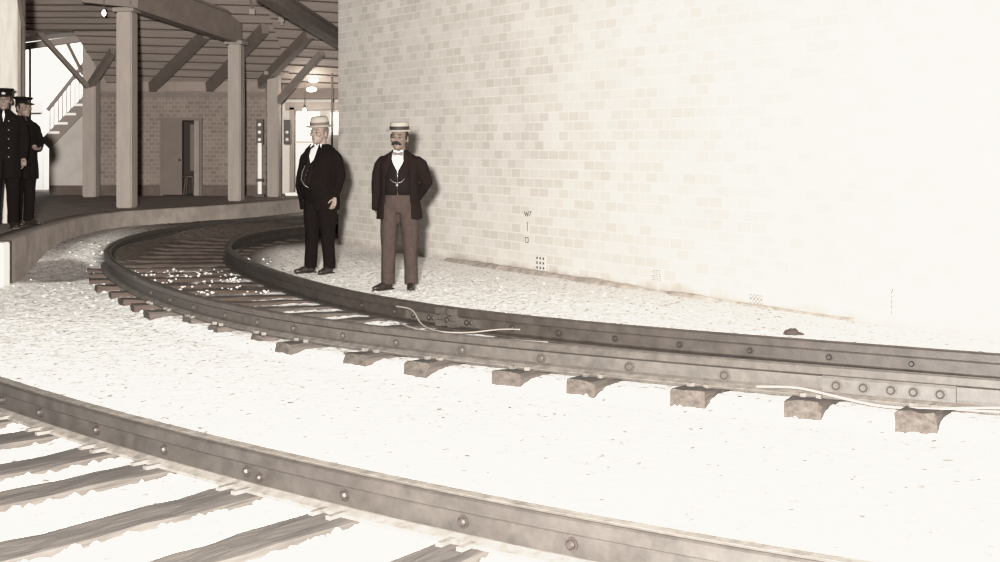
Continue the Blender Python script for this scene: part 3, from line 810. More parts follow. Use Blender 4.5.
# deep girder from the front column to the second one
def girder(a, b, w, h, label, rivets=0):
    a = Vector(a); b = Vector(b); mid = (a+b)/2
    root = empty('girder', mid, label, 'girder')
    m1 = MB(); m1.bar(a, b, w*.55, h); m1.build('web', M['girder'], root)
    d = (b-a).normalized(); up = d.cross(Vector((0, 0, 1))).normalized().cross(d)
    for sg in (1, -1):
        m1 = MB(); m1.bar(a+up*sg*(h/2-.02), b+up*sg*(h/2-.02), w, .045); m1.build('flange', M['girder'], root)
    sd = d.cross(up).normalized()
    for i in range(rivets):
        p = a+(b-a)*((i+.5)/rivets)
        m1 = MB(); m1.ell(p-up*h/2, (.022, .022, .016), nu=8, nv=5); m1.build('rivet', M['railhead'], root)
    return root
girder((-6.20, 21.7, 4.07), (-4.93, 24.60, 3.68), .24, .54, 'deep dark girder spanning between the two foremost columns')
girder((-3.62, 19.6, 3.86), (-2.9, 24.3, 3.42), .26, .24, 'dark riveted girder slanting down behind the wall corner', 9)
girder((-6.9, 21.5, 4.02), (-6.05, 21.75, 3.95), .2, .3, 'short dark crossbeam resting on the foremost column')
# rafters from the girder down to the back wall
def rafter(a, b, label, ext):
    a = Vector(a); b = Vector(b); a = a+(a-b).normalized()*ext
    beam('rafter', a, b, .14, .2, 'rafter', label, 'rafter', 'rafters under the boarded ceiling')
rafter((-5.75, 24.92, roof_z(24.92)-.12), (-7.2, 26.9, roof_z(26.9)-.12), 'sloping rafter above the half-open door, nearest the foremost column', .3)
rafter((-4.455, 24.54, roof_z(24.54)-.12), (-6.02, 26.9, roof_z(26.9)-.12), 'sloping rafter meeting the wall just left of the girder column', .05)
rafter((-3.66, 24.77, roof_z(24.77)-.12), (-4.92, 26.75, roof_z(26.75)-.12), 'sloping rafter running down to the column by the lit doorway', .1)
beam('brace', (-4.55, 26.4, 2.35), (-3.45, 25.2, 3.3), .1, .12, 'frame', 'pale diagonal brace rising right from the column by the lit doorway', 'brace', 'diagonal braces under the roof')
beam('brace', (-8.25, 26.2, 2.72), (-7.55, 25.4, 3.35), .12, .13, 'rafter', 'diagonal brace rising right from the column by the stairs', 'brace', 'diagonal braces under the roof')
beam('brace', (-8.3, 26.15, 2.68), (-9.05, 25.2, 3.80), .09, .09, 'rafter', 'thin dark diagonal brace rising left before the bright stair opening', 'brace', 'diagonal braces under the roof')
beam('brace', (-8.5, 26.5, 2.95), (-8.85, 26.5, 3.65), .06, .06, 'rafter', 'short steep brace beside the column by the stairs', 'brace', 'diagonal braces under the roof')
# eaves beam over the opening, and soffit
beam('eaves_beam', (-10.4, 26.5, 3.42), (-8.2, 26.5, 3.72), .14, .13, 'frame', 'slanting eaves beam over the bright stair opening', 'beam')
mb = MB(); mb.add([(-10.6, 24.1, 3.66), (-8.2, 24.1, 3.66), (-8.2, 26.6, 3.8), (-10.6, 26.6, 3.5), (-10.6, 24.1, 3.72), (-8.2, 24.1, 3.72), (-8.2, 26.6, 3.86), (-10.6, 26.6, 3.56)], [(0,1,2,3),(7,6,5,4),(0,4,5,1),(1,5,6,2),(2,6,7,3),(3,7,4,0)])
o = mb.build('ceiling_eaves', M['soffit']); prop(o, 'pale soffit beyond the boarded ceiling', 'ceiling', kind='structure')
mb = MB(); mb.tube([(-9.58, 26.5, PLAT_Z), (-9.58, 26.5, 3.5)], .025, 10); o = mb.build('thin_post', M['iron_grey']); prop(o, 'thin grey post standing against the bright opening', 'post')
# conduit fittings on the ceiling
mb = MB(); mb.tube([(-4.5, 23.2, roof_z(23.2)-.04), (-4.56, 23.9, roof_z(23.9)-.04)], .025, 8); mb.box((-4.57, 24.0, roof_z(24.0)-.07), (.1, .1, .1))
o = mb.build('conduit', M['iron_grey']); prop(o, 'short conduit and box fixed to the boarded ceiling above the girder column', 'conduit')
mb = MB(); mb.box((-4.08, 24.3, roof_z(24.3)-.05), (.1, .12, .12)); mb.tube([(-4.08, 24.3, roof_z(24.3)-.1), (-4.08, 24.3, roof_z(24.3)-.17)], .035, 8)
o = mb.build('junction_box', M['frame']); prop(o, 'small pale junction box on the ceiling boards near the riveted girder', 'junction box')
def bulb(x, y, z, L, label, r=.035):
    root = empty('hanging_bulb', (x, y, z), label, 'light bulb', 'bare bulbs of the station')
    m1 = MB(); m1.lathe([(.008, -.055), (r*.8, -.035), (r, 0), (r*.6, .035), (r*.4, .05)], (x, y, z), 14); m1.build('glass', M['lamp'], root, smooth=True)
    m1 = MB(); m1.lathe([(r*.45, .045), (r*.5, .05), (r*.5, .1), (.01, .11)], (x, y, z), 12); m1.build('socket', M['iron'], root)
    m1 = MB(); m1.tube([(x, y, z+.1), (x, y, z+L)], .006, 6); m1.build('cord', M['iron'], root)
bulb(-6.52, 21.4, 3.69, .4, 'bare bulb hanging on a cord beside the top of the foremost column')

# ------------------------------------------------------------------ stairs at the left, outdoors behind
SY = 27.3
root = empty('staircase', (-9.0, SY, PLAT_Z), 'open staircase climbing to the right behind the thin braces', 'staircase')
sx0, sz0, sx1, sz1 = -9.45, 1.62, -8.4, 2.78
mb = MB(); mb.bar((sx0-.1, SY, sz0-.1), (sx1+.3, SY, sz1+.23), .07, .26, up=(0, 0, 1)); mb.build('stringer', M['frame'], root)
for i in range(7):
    t = i/6; x = sx0+(sx1-sx0)*t; z = sz0+(sz1-sz0)*t+.15
    mb = MB(); mb.box((x+.09, SY+.45, z), (.24, 1.0, .05)); mb.build('tread', M['white_paint'], root)
    for q in (0, .085):
        mb = MB(); mb.tube([(x+q, SY, z), (x+q, SY, z+.62+q*.9)], .013, 6); mb.build('baluster', M['iron_grey'], root)
mb = MB(); mb.bar((sx0-.05, SY, sz0+.62), (sx1-.05, SY, sz1+.80), .06, .07); mb.build('handrail', M['iron_grey'], root)
mb = MB(); mb.prism([(sx0-.03, SY+.02), (-8.0, SY+.02), (-8.0, SY+.2), (sx0-.03, SY+.2)], PLAT_Z-.1, [sz0-.15, sz1+.35, sz1+.35, sz0-.15])
o = mb.build('wall_stair', M['plaster']); prop(o, kind='structure', label='plain plastered wall under the staircase', cat='wall')
mb = MB(); mb.box(((sx0-8.0)/2, SY-.0, PLAT_Z+.1), (-8.0-sx0, .03, .2)); o = mb.build('baseboard_stair', M['base_paint']); prop(o, kind='structure', label='dark base band of the stair wall', cat='baseboard')
# plain white backdrop added outdoors in place of bright sky
mb = MB(); mb.box((-12, 37, 4), (16, .3, 9)); o = mb.build('wall_outside', M['facade']); prop(o, kind='structure', label='sunlit white building outside the station', cat='wall')
root = empty('outside_hoarding', (-12.8, 34.0, PLAT_Z), 'pale hoarding with a grey band seen between the post and the thin pipe', 'hoarding')
mb = MB(); mb.box((-12.8, 34.0, 1.4), (1.7, .1, 2.1)); mb.build('panel', M['facade'], root)
mb = MB(); mb.box((-12.8, 33.93, 2.5), (1.7, .06, .3)); mb.build('top_band', M['facade_band'], root)
mb = MB(); mb.add([(-13.15, 33.92, 1.5), (-12.2, 33.92, 2.0), (-12.35, 33.92, 2.05), (-13.15, 33.92, 2.05), (-13.15, 33.94, 1.5), (-12.2, 33.94, 2.0), (-12.35, 33.94, 2.05), (-13.15, 33.94, 2.05)], [(0,1,2,3),(7,6,5,4),(0,4,5,1),(1,5,6,2),(2,6,7,3),(3,7,4,0)])
mb.build('stay_panel', M['facade_band'], root)

# ------------------------------------------------------------------ lit doorway at the right of the platform
LY = 27.4
mb = MB(); mb.box((-3.0, LY+.6, 1.7), (4.0, .1, 2.9)); o = mb.build('wall_vestibule', M['panel']); prop(o, kind='structure', label='pale wall of the lit passage', cat='wall')
root = empty('door_2', (-4.1, LY, PLAT_Z), 'lit glazed passage door beyond the man in the pale hat', 'door'); root['kind'] = 'structure'
mb = MB(); mb.box((-3.75, LY, 2.33), (1.55, .1, .16)); mb.box((-4.38, LY, 1.35), (.1, .1, 1.9)); mb.box((-3.2, LY, 1.35), (.1, .1, 1.9)); mb.build('door_frame', M['frame'], root)
mb = MB(); mb.box((-4.12, LY+.05, 1.0), (.36, .05, 1.1)); mb.build('door_leaf', M['white_paint'], root)
mb = MB(); mb.box((-4.05, LY+.05, 1.9), (.5, .03, .62)); mb.build('pane', M['lamp_soft'], root)
mb = MB(); mb.box((-3.43, LY+.05, 1.95), (.3, .03, .5)); mb.build('pane', M['lamp_soft'], root)
mb = MB(); mb.box((-3.45, LY+.05, 1.1), (.45, .05, 1.25)); mb.build('door_leaf', M['panel'], root)
mb = MB(); mb.box((-3.9, LY-.3, .49), (1.1, .3, .06)); mb.build('threshold', M['white_paint'], root)
mb = MB(); mb.box((-3.4, LY-.05, 2.68), (2.6, .2, .4)); o = mb.build('trim_4', M['door']); prop(o, kind='structure', label='dark lintel above the lit passage', cat='trim')
bulb(-4.0, 26.6, 2.22, .55, 'hanging lamp before the lit passage beside the hat of the black-suited man', .045)
root = empty('ceiling_lamp', (-3.85, 26.9, 2.95), 'bright lamps glowing under the ceiling past the diagonal brace', 'lamp')
for dx, dz in ((0, 0), (.02, -.13), (-.02, -.32)):
    mb = MB(); mb.ell((-3.85+dx, 26.7, 2.97+dz), (.11, .05, .05), nu=12, nv=8); mb.build('globe', M['lamp'], root, smooth=True)  # emission stands in for bright window reflections
mb = MB(); mb.box((-3.85, 26.75, 3.02), (.3, .06, .03)); mb.build('bracket', M['iron'], root)
mb = MB(); mb.tube([(-3.36, 26.0, PLAT_Z), (-3.36, 26.0, 2.95)], .022, 8); o = mb.build('standpipe', M['frame']); prop(o, 'thin pale vertical pipe above the hat beside the wall corner', 'pipe')
# signal lamps beside column D
def signal(x, y, n, label, post):
    root = empty('signal_lamp', (x, y, PLAT_Z), label, 'signal')
    if post:
        m1 = MB(); m1.tube([(x, y, PLAT_Z), (x, y, 1.55)], .045, 10); m1.build('post', M['white_paint'], root)
        m1 = MB(); m1.box((x, y, .8), (.14, .14, .06)); m1.build('collar', M['iron'], root)
        m1 = MB(); m1.box((x, y, .49), (.2, .2, .06)); m1.build('base', M['iron'], root)
    m1 = MB(); m1.box((x, y+.03, 1.78), (.14, .1, .5)); m1.build('housing', M['iron'], root)
    for i in range(n):
        m1 = MB(); m1.ell((x, y-.03, 1.62+i*.15), (.036, .03, .036), nu=10, nv=7); m1.build('lens', M['panel'] if not post else M['white_paint'], root, smooth=True)
signal(-4.86, 26.3, 3, 'white signal post with three round lenses in front of the brick wall end', True)
signal(-4.38, 26.75, 2, 'dark signal box with two lenses on the passage side of the column', False)

# ------------------------------------------------------------------ people
def person(name, label, loc, rz, S, cfg):
    root = empty(name, loc, label, 'person', None, rz)
    V3 = lambda p: Vector((p[0]*S, p[1]*S, p[2]*S))
    F_ = cfg.get('fat', 1.0); belly = cfg.get('belly', 0.0)
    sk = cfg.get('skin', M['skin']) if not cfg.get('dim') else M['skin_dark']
    hy = cfg.get('head_yaw', 0.0); HR = Matrix.Rotation(hy, 3, 'Z'); HC = Vector((0, -.025, 1.578)); HS = 1.08
    def H(p): return V3(HC + HR @ (Vector(p)*HS))
    def hr(m, c, r, nu=14, nv=9): m.ell(H(c), tuple(x*S*HS for x in r), HR, nu, nv)
    # --- one continuous body
    b = MB()
    hr(b, (0, .01, .02), (.076, .095, .105), 18, 12)         # skull
    hr(b, (0, -.03, -.055), (.058, .062, .058))              # jaw
    hr(b, (0, -.062, -.088), (.03, .026, .024))              # chin
    hr(b, (0, -.074, .028), (.058, .02, .016))               # brow
    b.tube([H((0, -.082, .02)), H((0, -.102, -.015)), H((0, -.108, -.028))], [.011*S, .016*S, .017*S], 8)   # nose
    for sx in (-1, 1):
        hr(b, (sx*.046, -.066, -.012), (.024, .022, .022))   # cheek
        hr(b, (sx*.08, .012, -.01), (.012, .022, .034))      # ear
    hr(b, (0, -.079, -.056), (.026, .014, .008)); hr(b, (0, -.078, -.068), (.022, .013, .008))      # lips
    b.tube([V3((0, .01, 1.53)), V3((0, .012, 1.46)), V3((0, .015, 1.39))], [.056*S, .058*S, .062*S], 14)
    b.tube([V3((0, .01, 1.43)), V3((0, .01, 1.33)), V3((0, 0, 1.2)), V3((0, 0, 1.02)), V3((0, 0, .9))], [.06*S, .115*S*F_, .12*S*F_, .11*S*F_, .12*S*F_], 18, .72)
    arms = cfg['arms']
    for (sh, el, wr, hd, pn) in arms:
        b.tube([V3((0, .01, 1.37)), V3((sh[0]*.9, sh[1], sh[2]-.02)), V3(el), V3(wr)], [.06*S, .042*S, .038*S, .028*S], 12)
        d = Vector(hd).normalized(); n_ = Vector(pn); n_ = (n_-d*n_.dot(d)).normalized(); sd = d.cross(n_)
        w = Vector(wr)
        b.tube([V3(w-d*.02), V3(w+d*.02), V3(w+d*.06), V3(w+d*.095)], [.026*S, .033*S, .040*S, .034*S], 10, .55)
        for k, (of, ln) in enumerate(((-.030, .068), (-.010, .078), (.010, .073), (.029, .056))):
            p0 = w+d*.085+sd*of; c1 = .35; p1 = p0+(d*math.cos(c1)+n_*math.sin(c1))*ln*.45; p2 = p1+(d*math.cos(.9)+n_*math.sin(.9))*ln*.33; p3 = p2+(d*math.cos(1.3)+n_*math.sin(1.3))*ln*.25
            b.tube([V3(p0), V3(p1), V3(p2), V3(p3)], [.0092*S, .0088*S, .008*S, .0066*S], 7)
        p0 = w+d*.025-sd*.028; p1 = p0+(d*.65-sd*.75)*.035+n_*.012; p2 = p1+(d*.9-sd*.25)*.032+n_*.014
        b.tube([V3(p0), V3(p1), V3(p2)], [.013*S, .011*S, .0085*S], 7)
    legs = cfg['legs']
    for (hp, kn, an, toe) in legs:
        b.tube([V3((hp[0]*.6, hp[1], .98)), V3(hp), V3(kn), V3(an)], [.1*S, .085*S, .055*S, .038*S], 12)
        a = Vector(an); t = Vector((toe[0], toe[1], 0)).normalized()
        b.tube([V3(a+Vector((0, 0, -.02))-t*.03), V3((a.x+t.x*.08, a.y+t.y*.08, .045)), V3((a.x+t.x*.17, a.y+t.y*.17, .03))], [.035*S, .036*S, .024*S], 8)
    bo = b.build('body', sk, root, world=False); bake(bo, .0062*S, 3, .45)
    # --- eyes
    for sx in (-1, 1):
        m = MB(); m.ell(H((sx*.031, -.0875, .006)), (.0125*S, .006*S, .0075*S), HR, 10, 6); m.build('eye', M['eye'], root, True, world=False)
        m = MB(); m.ell(H((sx*.032, -.092, .031)), (.021*S, .006*S, .005*S), HR, 10, 6); m.build('eyebrow', cfg['hair'], root, True, world=False)
    m = MB(); m.ell(H((0, -.091, -.060)), (.02*S, .004*S, .003*S), HR, 10, 6); m.build('mouth', M['eye'], root, True, world=False)
    # --- hair: back and sides
    m = MB(); hr(m, (0, .03, .028), (.083, .088, .095), 18, 12); hr(m, (0, .06, -.03), (.062, .05, .05))
    for sx in (-1, 1): hr(m, (sx*.076, -.014, .012), (.008, .018, .034))
    ho = m.build('hair', cfg['hair'], root, True, world=False)
    if cfg.get('moustache'):
        m = MB()
        for sx in (-1, 1): m.tube([H((0, -.108, -.040)), H((sx*.022, -.106, -.046)), H((sx*.040, -.095, -.056)), H((sx*.05, -.086, -.062))], [.015*S, .0175*S, .013*S, .005*S], 8)
        m.build('moustache', cfg['hair'], root, True, world=False)
    # --- hat
    tilt = HR @ Matrix.Rotation(cfg.get('hat_tilt', 0), 3, 'X')
    def hat_v(m):
        c = HC + HR @ Vector((0, .012, .078))
        m.v = [tuple(V3(c + tilt @ (Vector(p)*HS))) for p in m.v]
    kind = cfg['hat']
    hroot = None
    m = MB()
    if kind == 'boater':
        m.lathe([(.088, .0), (.126, -.004), (.129, .002), (.126, .008), (.094, .012), (.09, .075), (.084, .083), (.03, .086)], n=28, sx=1, sy=1.12)
        hat_v(m); hroot = m.build('straw_hat', M['straw'], root, False, world=False)
        m = MB(); m.lathe([(.0955, .0125), (.0958, .015), (.0945, .044), (.0925, .045)], n=28, sx=1, sy=1.12); hat_v(m); m.build('hat_band', M['band'], hroot, world=False)
    elif kind == 'fedora':
        m.lathe([(.088, .0), (.122, -.008), (.140, .0), (.142, .007), (.122, .0), (.098, .01), (.096, .05), (.084, .092), (.066, .106), (.03, .096)], n=28, sx=1, sy=1.14)
        hat_v(m); hroot = m.build('felt_hat', M['felt'], root, True, world=False)
        m = MB(); m.lathe([(.0975, .014), (.0985, .017), (.0965, .044), (.094, .046)], n=28, sx=1, sy=1.14); hat_v(m); m.build('hat_band', M['band_grey'], hroot, world=False)
    else:
        m.lathe([(.086, -.02), (.09, -.015), (.09, .022), (.115, .045), (.118, .055), (.10, .064), (.03, .068)], n=28, sx=1, sy=1.12)
        hat_v(m); hroot = m.build('peaked_cap', cfg['coat_mat'], root, False, world=False)
        m = MB(); m.ell((0, -.115, -.018), (.075, .06, .008), Matrix.Rotation(.25, 3, 'X')); hat_v(m); m.build('visor', M['leather'], hroot, True, world=False)
        m = MB(); m.box((0, -.104, .008), (.035, .008, .024)); hat_v(m); m.build('cap_badge', M['brass'], hroot, world=False)
    # --- shirt, vest
    sh = [((z if z < 1.41 else z-.012)*S, cx*S, cy*S, rx*S, ry*S, op) for z, cx, cy, rx, ry, op in
          ((1.18, 0, -.01-belly*.3, .15*F_, .105*F_, 0), (1.3, 0, -.005, .15*F_, .105*F_, 0), (1.40, 0, .0, .125, .09, 0), (1.44, 0, .012, .068, .068, 0), (1.455, 0, .008, .062, .064, 0))]
    if cfg.get('shirt', True):
        m = MB(); m.loft(sh, 26); m.build('shirt', M['shirt'], root, True, world=False)
    if cfg.get('vest', True):
        vr = [(.99, 0, -belly*.8, .160*F_, .120*F_+belly*.48, 2), (1.04, 0, -belly, .158*F_, .122*F_+belly*.5, 0.5), (1.14, 0, -.008-belly*.7, .158*F_, .118*F_+belly*.3, .5), (1.24, 0, -.008-belly*.3, .16*F_, .117*F_, 1), (1.32, 0, -.005, .163*F_, .112*F_, 15), (1.40, 0, .0, .15, .098, 30), (1.44, 0, .01, .10, .085, 42)]
        m = MB(); m.loft([(a*S, b_*S, c*S, d*S, e*S, o_) for a, b_, c, d, e, o_ in vr], 40, .012*S); vo = m.build('waistcoat', M['vest'], root, True, world=False)
        for i in range(5):
            z = 1.21-i*.05; m = MB()
            yy = np.interp(z, [.99, 1.04, 1.14, 1.22], [-belly*.7-(.118*F_+belly*.45), -belly-(.122*F_+belly*.5), -.008-belly*.7-(.118*F_+belly*.3), -.008-belly*.3-.117*F_])
            m.ell(V3((.0, float(yy)-.003, z)), (.007*S,)*3, None, 8, 5); m.build('button', M['brass'], vo, True, world=False)
    # --- trousers
    m = MB()
    m.loft([(a*S, b_*S, c*S, d*S, e*S, o_) for a, b_, c, d, e, o_ in
            ((.80, 0, .01, .135*F_, .11*F_, 0), (.86, 0, .005, .168*F_, .125*F_, 0), (.93, 0, -belly*.3, .166*F_, .122*F_, 0), (1.0, 0, -belly*.55, .156*F_, .117*F_, 0), (1.06, 0, -belly*.5, .15*F_, .11*F_, 0))], 26)
    for (hp, kn, an, toe) in legs:
        hp, kn, an = Vector(hp), Vector(kn), Vector(an)
        m.tube([V3(hp+Vector((0, 0, .03))), V3(hp-Vector((0, 0, .10))), V3(hp.lerp(kn, .6)), V3(kn), V3(kn.lerp(an, .5)), V3(an+Vector((0, 0, .02))), V3(an-Vector((0, 0, .03)))],
               [.098*S*F_, .102*S*F_, .090*S*F_, .080*S, .074*S, .072*S, .074*S], 18)
    tr = m.build('trousers', cfg['trouser_mat'], root, world=False); bake(tr, .0105*S, 6, .5); crumple(tr, .009*S, 9)
    # --- coat
    if cfg.get('coat', True):
        m = MB(); cr = cfg['coat_rings']
        m.loft([(a*S, b_*S, c*S, d*S, e*S, o_) for a, b_, c, d, e, o_ in cr], 46, .021*S)
        for (shp, el, wr, hd, pn) in arms:
            shp, el, wr = Vector(shp), Vector(el), Vector(wr); sg = 1 if shp.x > 0 else -1
            m.tube([V3((shp.x-sg*.085, shp.y, shp.z-.02)), V3(shp+Vector((-sg*.022, 0, -.032))), V3(shp.lerp(el, .25)+Vector((-sg*.004, 0, -.01))), V3(shp.lerp(el, .6)), V3(el), V3(el.lerp(wr, .5)), V3(wr+(wr-el).normalized()*.005)],
                   [.06*S, .066*S, .066*S*cfg.get('sleeve', 1), .062*S*cfg.get('sleeve', 1), .060*S*cfg.get('sleeve', 1), .055*S, .047*S], 16)
        co = m.build('coat', cfg['coat_mat'], root, world=False); bake(co, .0095*S, 4, .5); crumple(co, .008*S, 10)
        if cfg.get('lapels', True):
            for sx in (-1, 1):
                m = MB(); P = [V3((sx*a, b_, c)) for a, b_, c in cfg['lapel_pts']]
                nn = len(P)//2; m.v = [tuple(p) for p in P]+[tuple(p+Vector((0, .012*S, 0))) for p in P]
                k = len(P); m.f = [tuple(range(k)), tuple(reversed(range(k, 2*k)))]+[(i, (i+1) % k, (i+1) % k+k, i+k) for i in range(k)]
                m.build('lapel', cfg['coat_mat'], co, world=False)
        if cfg.get('buttons'):
            for i in range(5):
                for sx in cfg['buttons']:
                    z = 1.32-i*.11; m = MB(); m.ell(V3((sx, float(np.interp(z, [.8, 1.0, 1.2, 1.35], [-.165, -.165, -.16, -.142])), z)), (.008*S,)*3, None, 8, 5); m.build('button', M['iron_grey'], co, True, world=False)
    # --- collar, tie, chain
    if cfg.get('shirt', True):
        m = MB(); m.loft([(a*S, b_*S, c*S, d*S, e*S, o_) for a, b_, c, d, e, o_ in ((1.425, 0, .012, .073, .074, 10), (1.455, 0, .004, .069, .071, 14))], 26, .006*S); m.build('collar', M['shirt'], root, True, world=False)
    if cfg.get('bow'):
        m = MB()
        for sx in (-1, 1):
            P = [(.006, .012), (.048, .022), (.05, -.022), (.006, -.012)]
            m.add([V3((sx*x, yy, 1.418+z)) for yy in (-.108, -.09) for x, z in P], [(0,1,2,3),(7,6,5,4),(0,4,5,1),(1,5,6,2),(2,6,7,3),(3,7,4,0)])
        m.box(V3((0, -.1, 1.418)), (.018*S, .024*S, .026*S)); m.build('bow_tie', M['tiecloth'], root, world=False)
    if cfg.get('chain'):
        m = MB(); m.tube([V3(p) for p in cfg['chain']], .0038*S, 6); ch = m.build('watch_chain', M['silver'], root, True, world=False)
        if cfg.get('fob'):
            m = MB(); m.ell(V3(cfg['fob']), (.013*S, .008*S, .015*S)); m.build('watch_fob', M['silver'], ch, True, world=False)
    # --- shoes
    for (hp, kn, an, toe) in legs:
        a = Vector((an[0], an[1], 0)); t = Vector((toe[0], toe[1], 0)).normalized(); R = Matrix.Rotation(math.atan2(t.y, t.x)+PI/2, 3, 'Z')
        m = MB()
        m.ell(V3(a+t*.0+Vector((0, 0, .05))), (.042*S, .058*S, .05*S), R); m.ell(V3(a+t*.07+Vector((0, 0, .042))), (.044*S, .085*S, .04*S), R); m.ell(V3(a+t*.14+Vector((0, 0, .03))), (.045*S, .075*S, .03*S), R)
        m.tube([V3(a+Vector((0, 0, .05))), V3(a+Vector((0, 0, .13)))], [.045*S, .043*S], 12)
        so = m.build('shoe', M['leather'], root, world=False); bake(so, .009*S, 3)
        m = MB(); m.box(V3(a+t*.065+Vector((0, 0, .008))), (.082*S, .25*S, .016*S), R); m.build('sole', M['leather'], so, world=False, bevel=.004)
    return root

OPEN = [(.74, 0, .0, .245, .168, 36), (.86, 0, .0, .226, .166, 38), (.98, 0, 0, .206, .161, 40), (1.08, 0, 0, .2, .157, 40), (1.2, 0, 0, .206, .153, 37), (1.3, 0, 0, .21, .144, 31), (1.36, 0, .005, .198, .13, 29), (1.405, 0, .01, .155, .11, 31), (1.44, 0, .016, .10, .094, 36), (1.462, 0, .02, .08, .084, 42)]
man_r = dict(skin=M['skin_tan'], hair=M['hair'], hat='boater', hat_tilt=.04, head_yaw=-.12, moustache=True, bow=True, coat_mat=M['suit'], trouser_mat=M['trouser'], coat_rings=OPEN, sleeve=1.12, fat=1.02,
    arms=[((.195, .01, 1.365), (.275, .10, 1.12), (.15, .22, .95), (-.8, .15, -.35), (0, -1, .2)), ((-.195, .01, 1.365), (-.238, .02, 1.11), (-.25, .01, .83), (.45, .4, -.8), (1, 0, 0))],
    legs=[((.098, 0, .86), (.118, -.01, .48), (.118, .02, .085), (.15, -1)), ((-.098, 0, .86), (-.115, -.02, .48), (-.122, .0, .085), (-.75, -1))],
    lapel_pts=[(.055, -.095, 1.465), (.10, -.125, 1.40), (.135, -.155, 1.30), (.115, -.17, 1.18), (.085, -.165, 1.24), (.06, -.13, 1.36)],
    chain=[(-.075, -.132, 1.155), (-.04, -.142, 1.125), (0, -.143, 1.115), (.04, -.142, 1.125), (.075, -.132, 1.16)], fob=(0, -.147, 1.095))
Sr = 1.655/1.70*1.04
gz = ground_z(-1.10, 13.72)
person('person', 'man in straw boater, open dark coat and grey trousers, hands behind his back', (-1.06, 13.72, gz+.004), -.10, Sr, man_r)
# his left coat flap hangs longer: handled by the ring shape above

CL = [(.72, 0, -.01, .232, .19, 16), (.84, 0, -.02, .235, .205, 18), (.98, 0, -.05, .235, .23, 20), (1.08, 0, -.05, .236, .225, 21), (1.2, 0, -.02, .235, .195, 20), (1.3, 0, -.005, .23, .168, 20), (1.36, 0, .005, .212, .145, 23), (1.405, 0, .01, .165, .118, 28), (1.44, 0, .016, .105, .096, 34), (1.462, 0, .02, .082, .085, 40)]
man_l = dict(hair=M['hair_grey'], hat='fedora', hat_tilt=.08, head_yaw=.12, coat_mat=M['suit_left'], trouser_mat=M['suit_left'], coat_rings=CL, sleeve=1.15, fat=1.2, belly=.07,
    arms=[((.21, .01, 1.365), (.27, .03, 1.10), (.25, -.04, .86), (-.02, -.15, -1), (-1, 0, 0)), ((-.21, .01, 1.365), (-.30, .02, 1.12), (-.24, -.02, .90), (.4, -.1, -1), (1, 0, 0))],
    legs=[((.10, 0, .86), (.115, -.01, .48), (.115, .02, .085), (.2, -1)), ((-.10, 0, .86), (-.105, -.03, .48), (-.10, -.05, .085), (-.35, -1))],
    lapel_pts=[(.066, -.09, 1.46), (.115, -.125, 1.40), (.135, -.17, 1.29), (.06, -.205, 1.17), (.05, -.195, 1.22), (.068, -.14, 1.37)],
    chain=[(-.02, -.225, 1.22), (-.03, -.262, 1.14), (-.02, -.288, 1.06), (.03, -.29, 1.0), (.08, -.272, .97)])
Sl = 1.795/1.70
gz = ground_z(-2.13, 15.5)
person('person', 'stout man in black suit and pale felt hat standing by the wall corner', (-2.14, 15.5, gz+.004), -.62, Sl, man_l)

UNI = [(.62, 0, .0, .215, .175, 2), (.8, 0, .0, .205, .17, 1.5), (.98, 0, 0, .192, .16, 1), (1.1, 0, 0, .19, .155, 1), (1.2, 0, 0, .196, .152, 1), (1.3, 0, 0, .2, .142, 1), (1.36, 0, .005, .198, .13, 2), (1.405, 0, .01, .15, .105, 3), (1.44, 0, .015, .1, .09, 4), (1.475, 0, .018, .074, .076, 8)]
def uni(**k):
    d = dict(hair=M['hair'], hat='cap', hat_tilt=.05, coat_mat=M['uniform'], trouser_mat=M['uniform'], coat_rings=UNI, dim=True, vest=False, lapels=False, fat=1.08, sleeve=1.1,
        arms=[((.195, .01, 1.365), (.24, .03, 1.10), (.23, -.02, .86), (0, -.1, -1), (-1, 0, 0)), ((-.195, .01, 1.365), (-.25, .03, 1.10), (-.24, -.02, .86), (0, -.1, -1), (1, 0, 0))],
        legs=[((.095, 0, .86), (.105, -.01, .48), (.11, .02, .085), (.2, -1)), ((-.095, 0, .86), (-.105, -.01, .48), (-.11, .0, .085), (-.2, -1))])
    d.update(k); return d
person('person', 'uniformed man in dark buttoned coat and peaked cap cut by the left edge', (-6.30, 16.5, PLAT_Z), .35, 1.03, uni(buttons=(-.06, .06)))
person('person', 'second uniformed man, half hidden behind the pipe, in cap and long dark coat', (-6.28, 17.1, PLAT_Z), 1.0, .98, uni(shirt=False,
    arms=[((.195, .01, 1.365), (.27, .0, 1.12), (.14, -.16, 1.02), (-.8, -.3, .1), (0, 0, 1)), ((-.195, .01, 1.365), (-.25, .03, 1.10), (-.24, -.02, .86), (0, -.1, -1), (1, 0, 0))]))

# ------------------------------------------------------------------ light
w = bpy.data.worlds.new('World'); SC.world = w; w.use_nodes = True
w.node_tree.nodes['Background'].inputs['Color'].default_value = (0.95, 0.84, 0.76, 1)
w.node_tree.nodes['Background'].inputs['Strength'].default_value = 0.032
def lamp(name, kind, loc, energy, **k):
    L = bpy.data.lights.new(name, kind); L.energy = energy
    for a, b in k.items(): setattr(L, a, b)
    o = bpy.data.objects.new(name, L); COL.objects.link(o); o.location = loc
    return o
fl = lamp('flash_lamp', 'POINT', (-0.36, -0.5, 1.98), 1500, shadow_soft_size=.16, color=(1, .965, .92))
fl.data.use_nodes = True; fn = fl.data.node_tree; fe = fn.nodes['Emission']; ff = fn.nodes.new('ShaderNodeLightFalloff')
ff.inputs['Strength'].default_value = 1.0; 
m1_ = fn.nodes.new('ShaderNodeMath'); m1_.operation = 'MULTIPLY'; m1_.inputs[1].default_value = 0.55; fn.links.new(ff.outputs['Linear'], m1_.inputs[0])
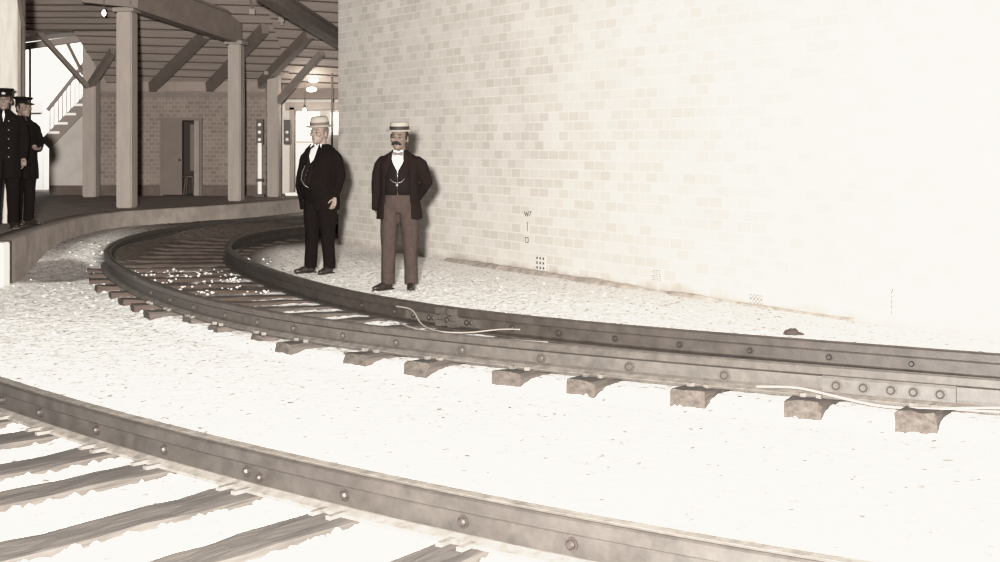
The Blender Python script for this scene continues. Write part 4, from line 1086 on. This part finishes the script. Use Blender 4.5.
m2_ = fn.nodes.new('ShaderNodeMath'); m2_.operation = 'MULTIPLY_ADD'; m2_.inputs[1].default_value = 9.5; fn.links.new(ff.outputs['Quadratic'], m2_.inputs[0]); fn.links.new(m1_.outputs[0], m2_.inputs[2])
fn.links.new(m2_.outputs[0], fe.inputs['Strength'])
fill_ = lamp('overhead_light', 'AREA', (-2.2, 9.5, 6.2), 130, size=6.0, color=(1, .965, .92))  # unseen soft fill added to brighten the ballast
o = lamp('daylight', 'AREA', (-10.5, 31.5, 6.5), 1500, size=4.0, color=(1, .98, .95)); o.rotation_euler = (math.radians(62), 0, 0)
lamp('passage_lamp', 'POINT', (-3.9, 26.9, 2.1), 16, shadow_soft_size=.08, color=(1, .93, .85))
lamp('passage_ceiling_lamp', 'POINT', (-3.85, 26.45, 2.7), 14, shadow_soft_size=.08, color=(1, .93, .85))  # light given off at the spots standing in for reflections

# ------------------------------------------------------------------ camera
cam = bpy.data.cameras.new('Camera'); co = bpy.data.objects.new('Camera', cam); COL.objects.link(co)
co.location = (0, 0, CH); co.rotation_euler = (PI/2, 0, 0)
cam.sensor_width = 36; cam.lens = 46.8; cam.shift_y = -0.137; cam.clip_end = 200
SC.camera = co
SC.view_settings.view_transform = 'Standard'
SC.view_settings.look = 'None'
SC.view_settings.exposure = 0.0
# film response: straight through the mid tones, soft shoulder towards a faintly warm paper white
vs = SC.view_settings; vs.use_curve_mapping = True; cm = vs.curve_mapping
cm.clip_max_x = 8.0; cm.clip_max_y = 8.0; cm.use_clip = False
SHO = [(.32, .32), (.45, .455), (.6, .61), (.8, .785), (.95, .88), (1.15, .945), (1.5, .975), (2.2, .988), (4.0, .995), (8.0, 1.0)]
for ci, top in enumerate((.985, .965, .925)):
    c = cm.curves[ci]
    c.points[0].location = (0, 0); c.points[-1].location = (8.0, top)
    for x, y in SHO[:-1]:
        t = max(0, (x-.32)/.9); k = 1+(top-1)*min(1, t)
        c.points.new(x, y*k)
    for p in c.points: p.handle_type = 'VECTOR'
cm.update()
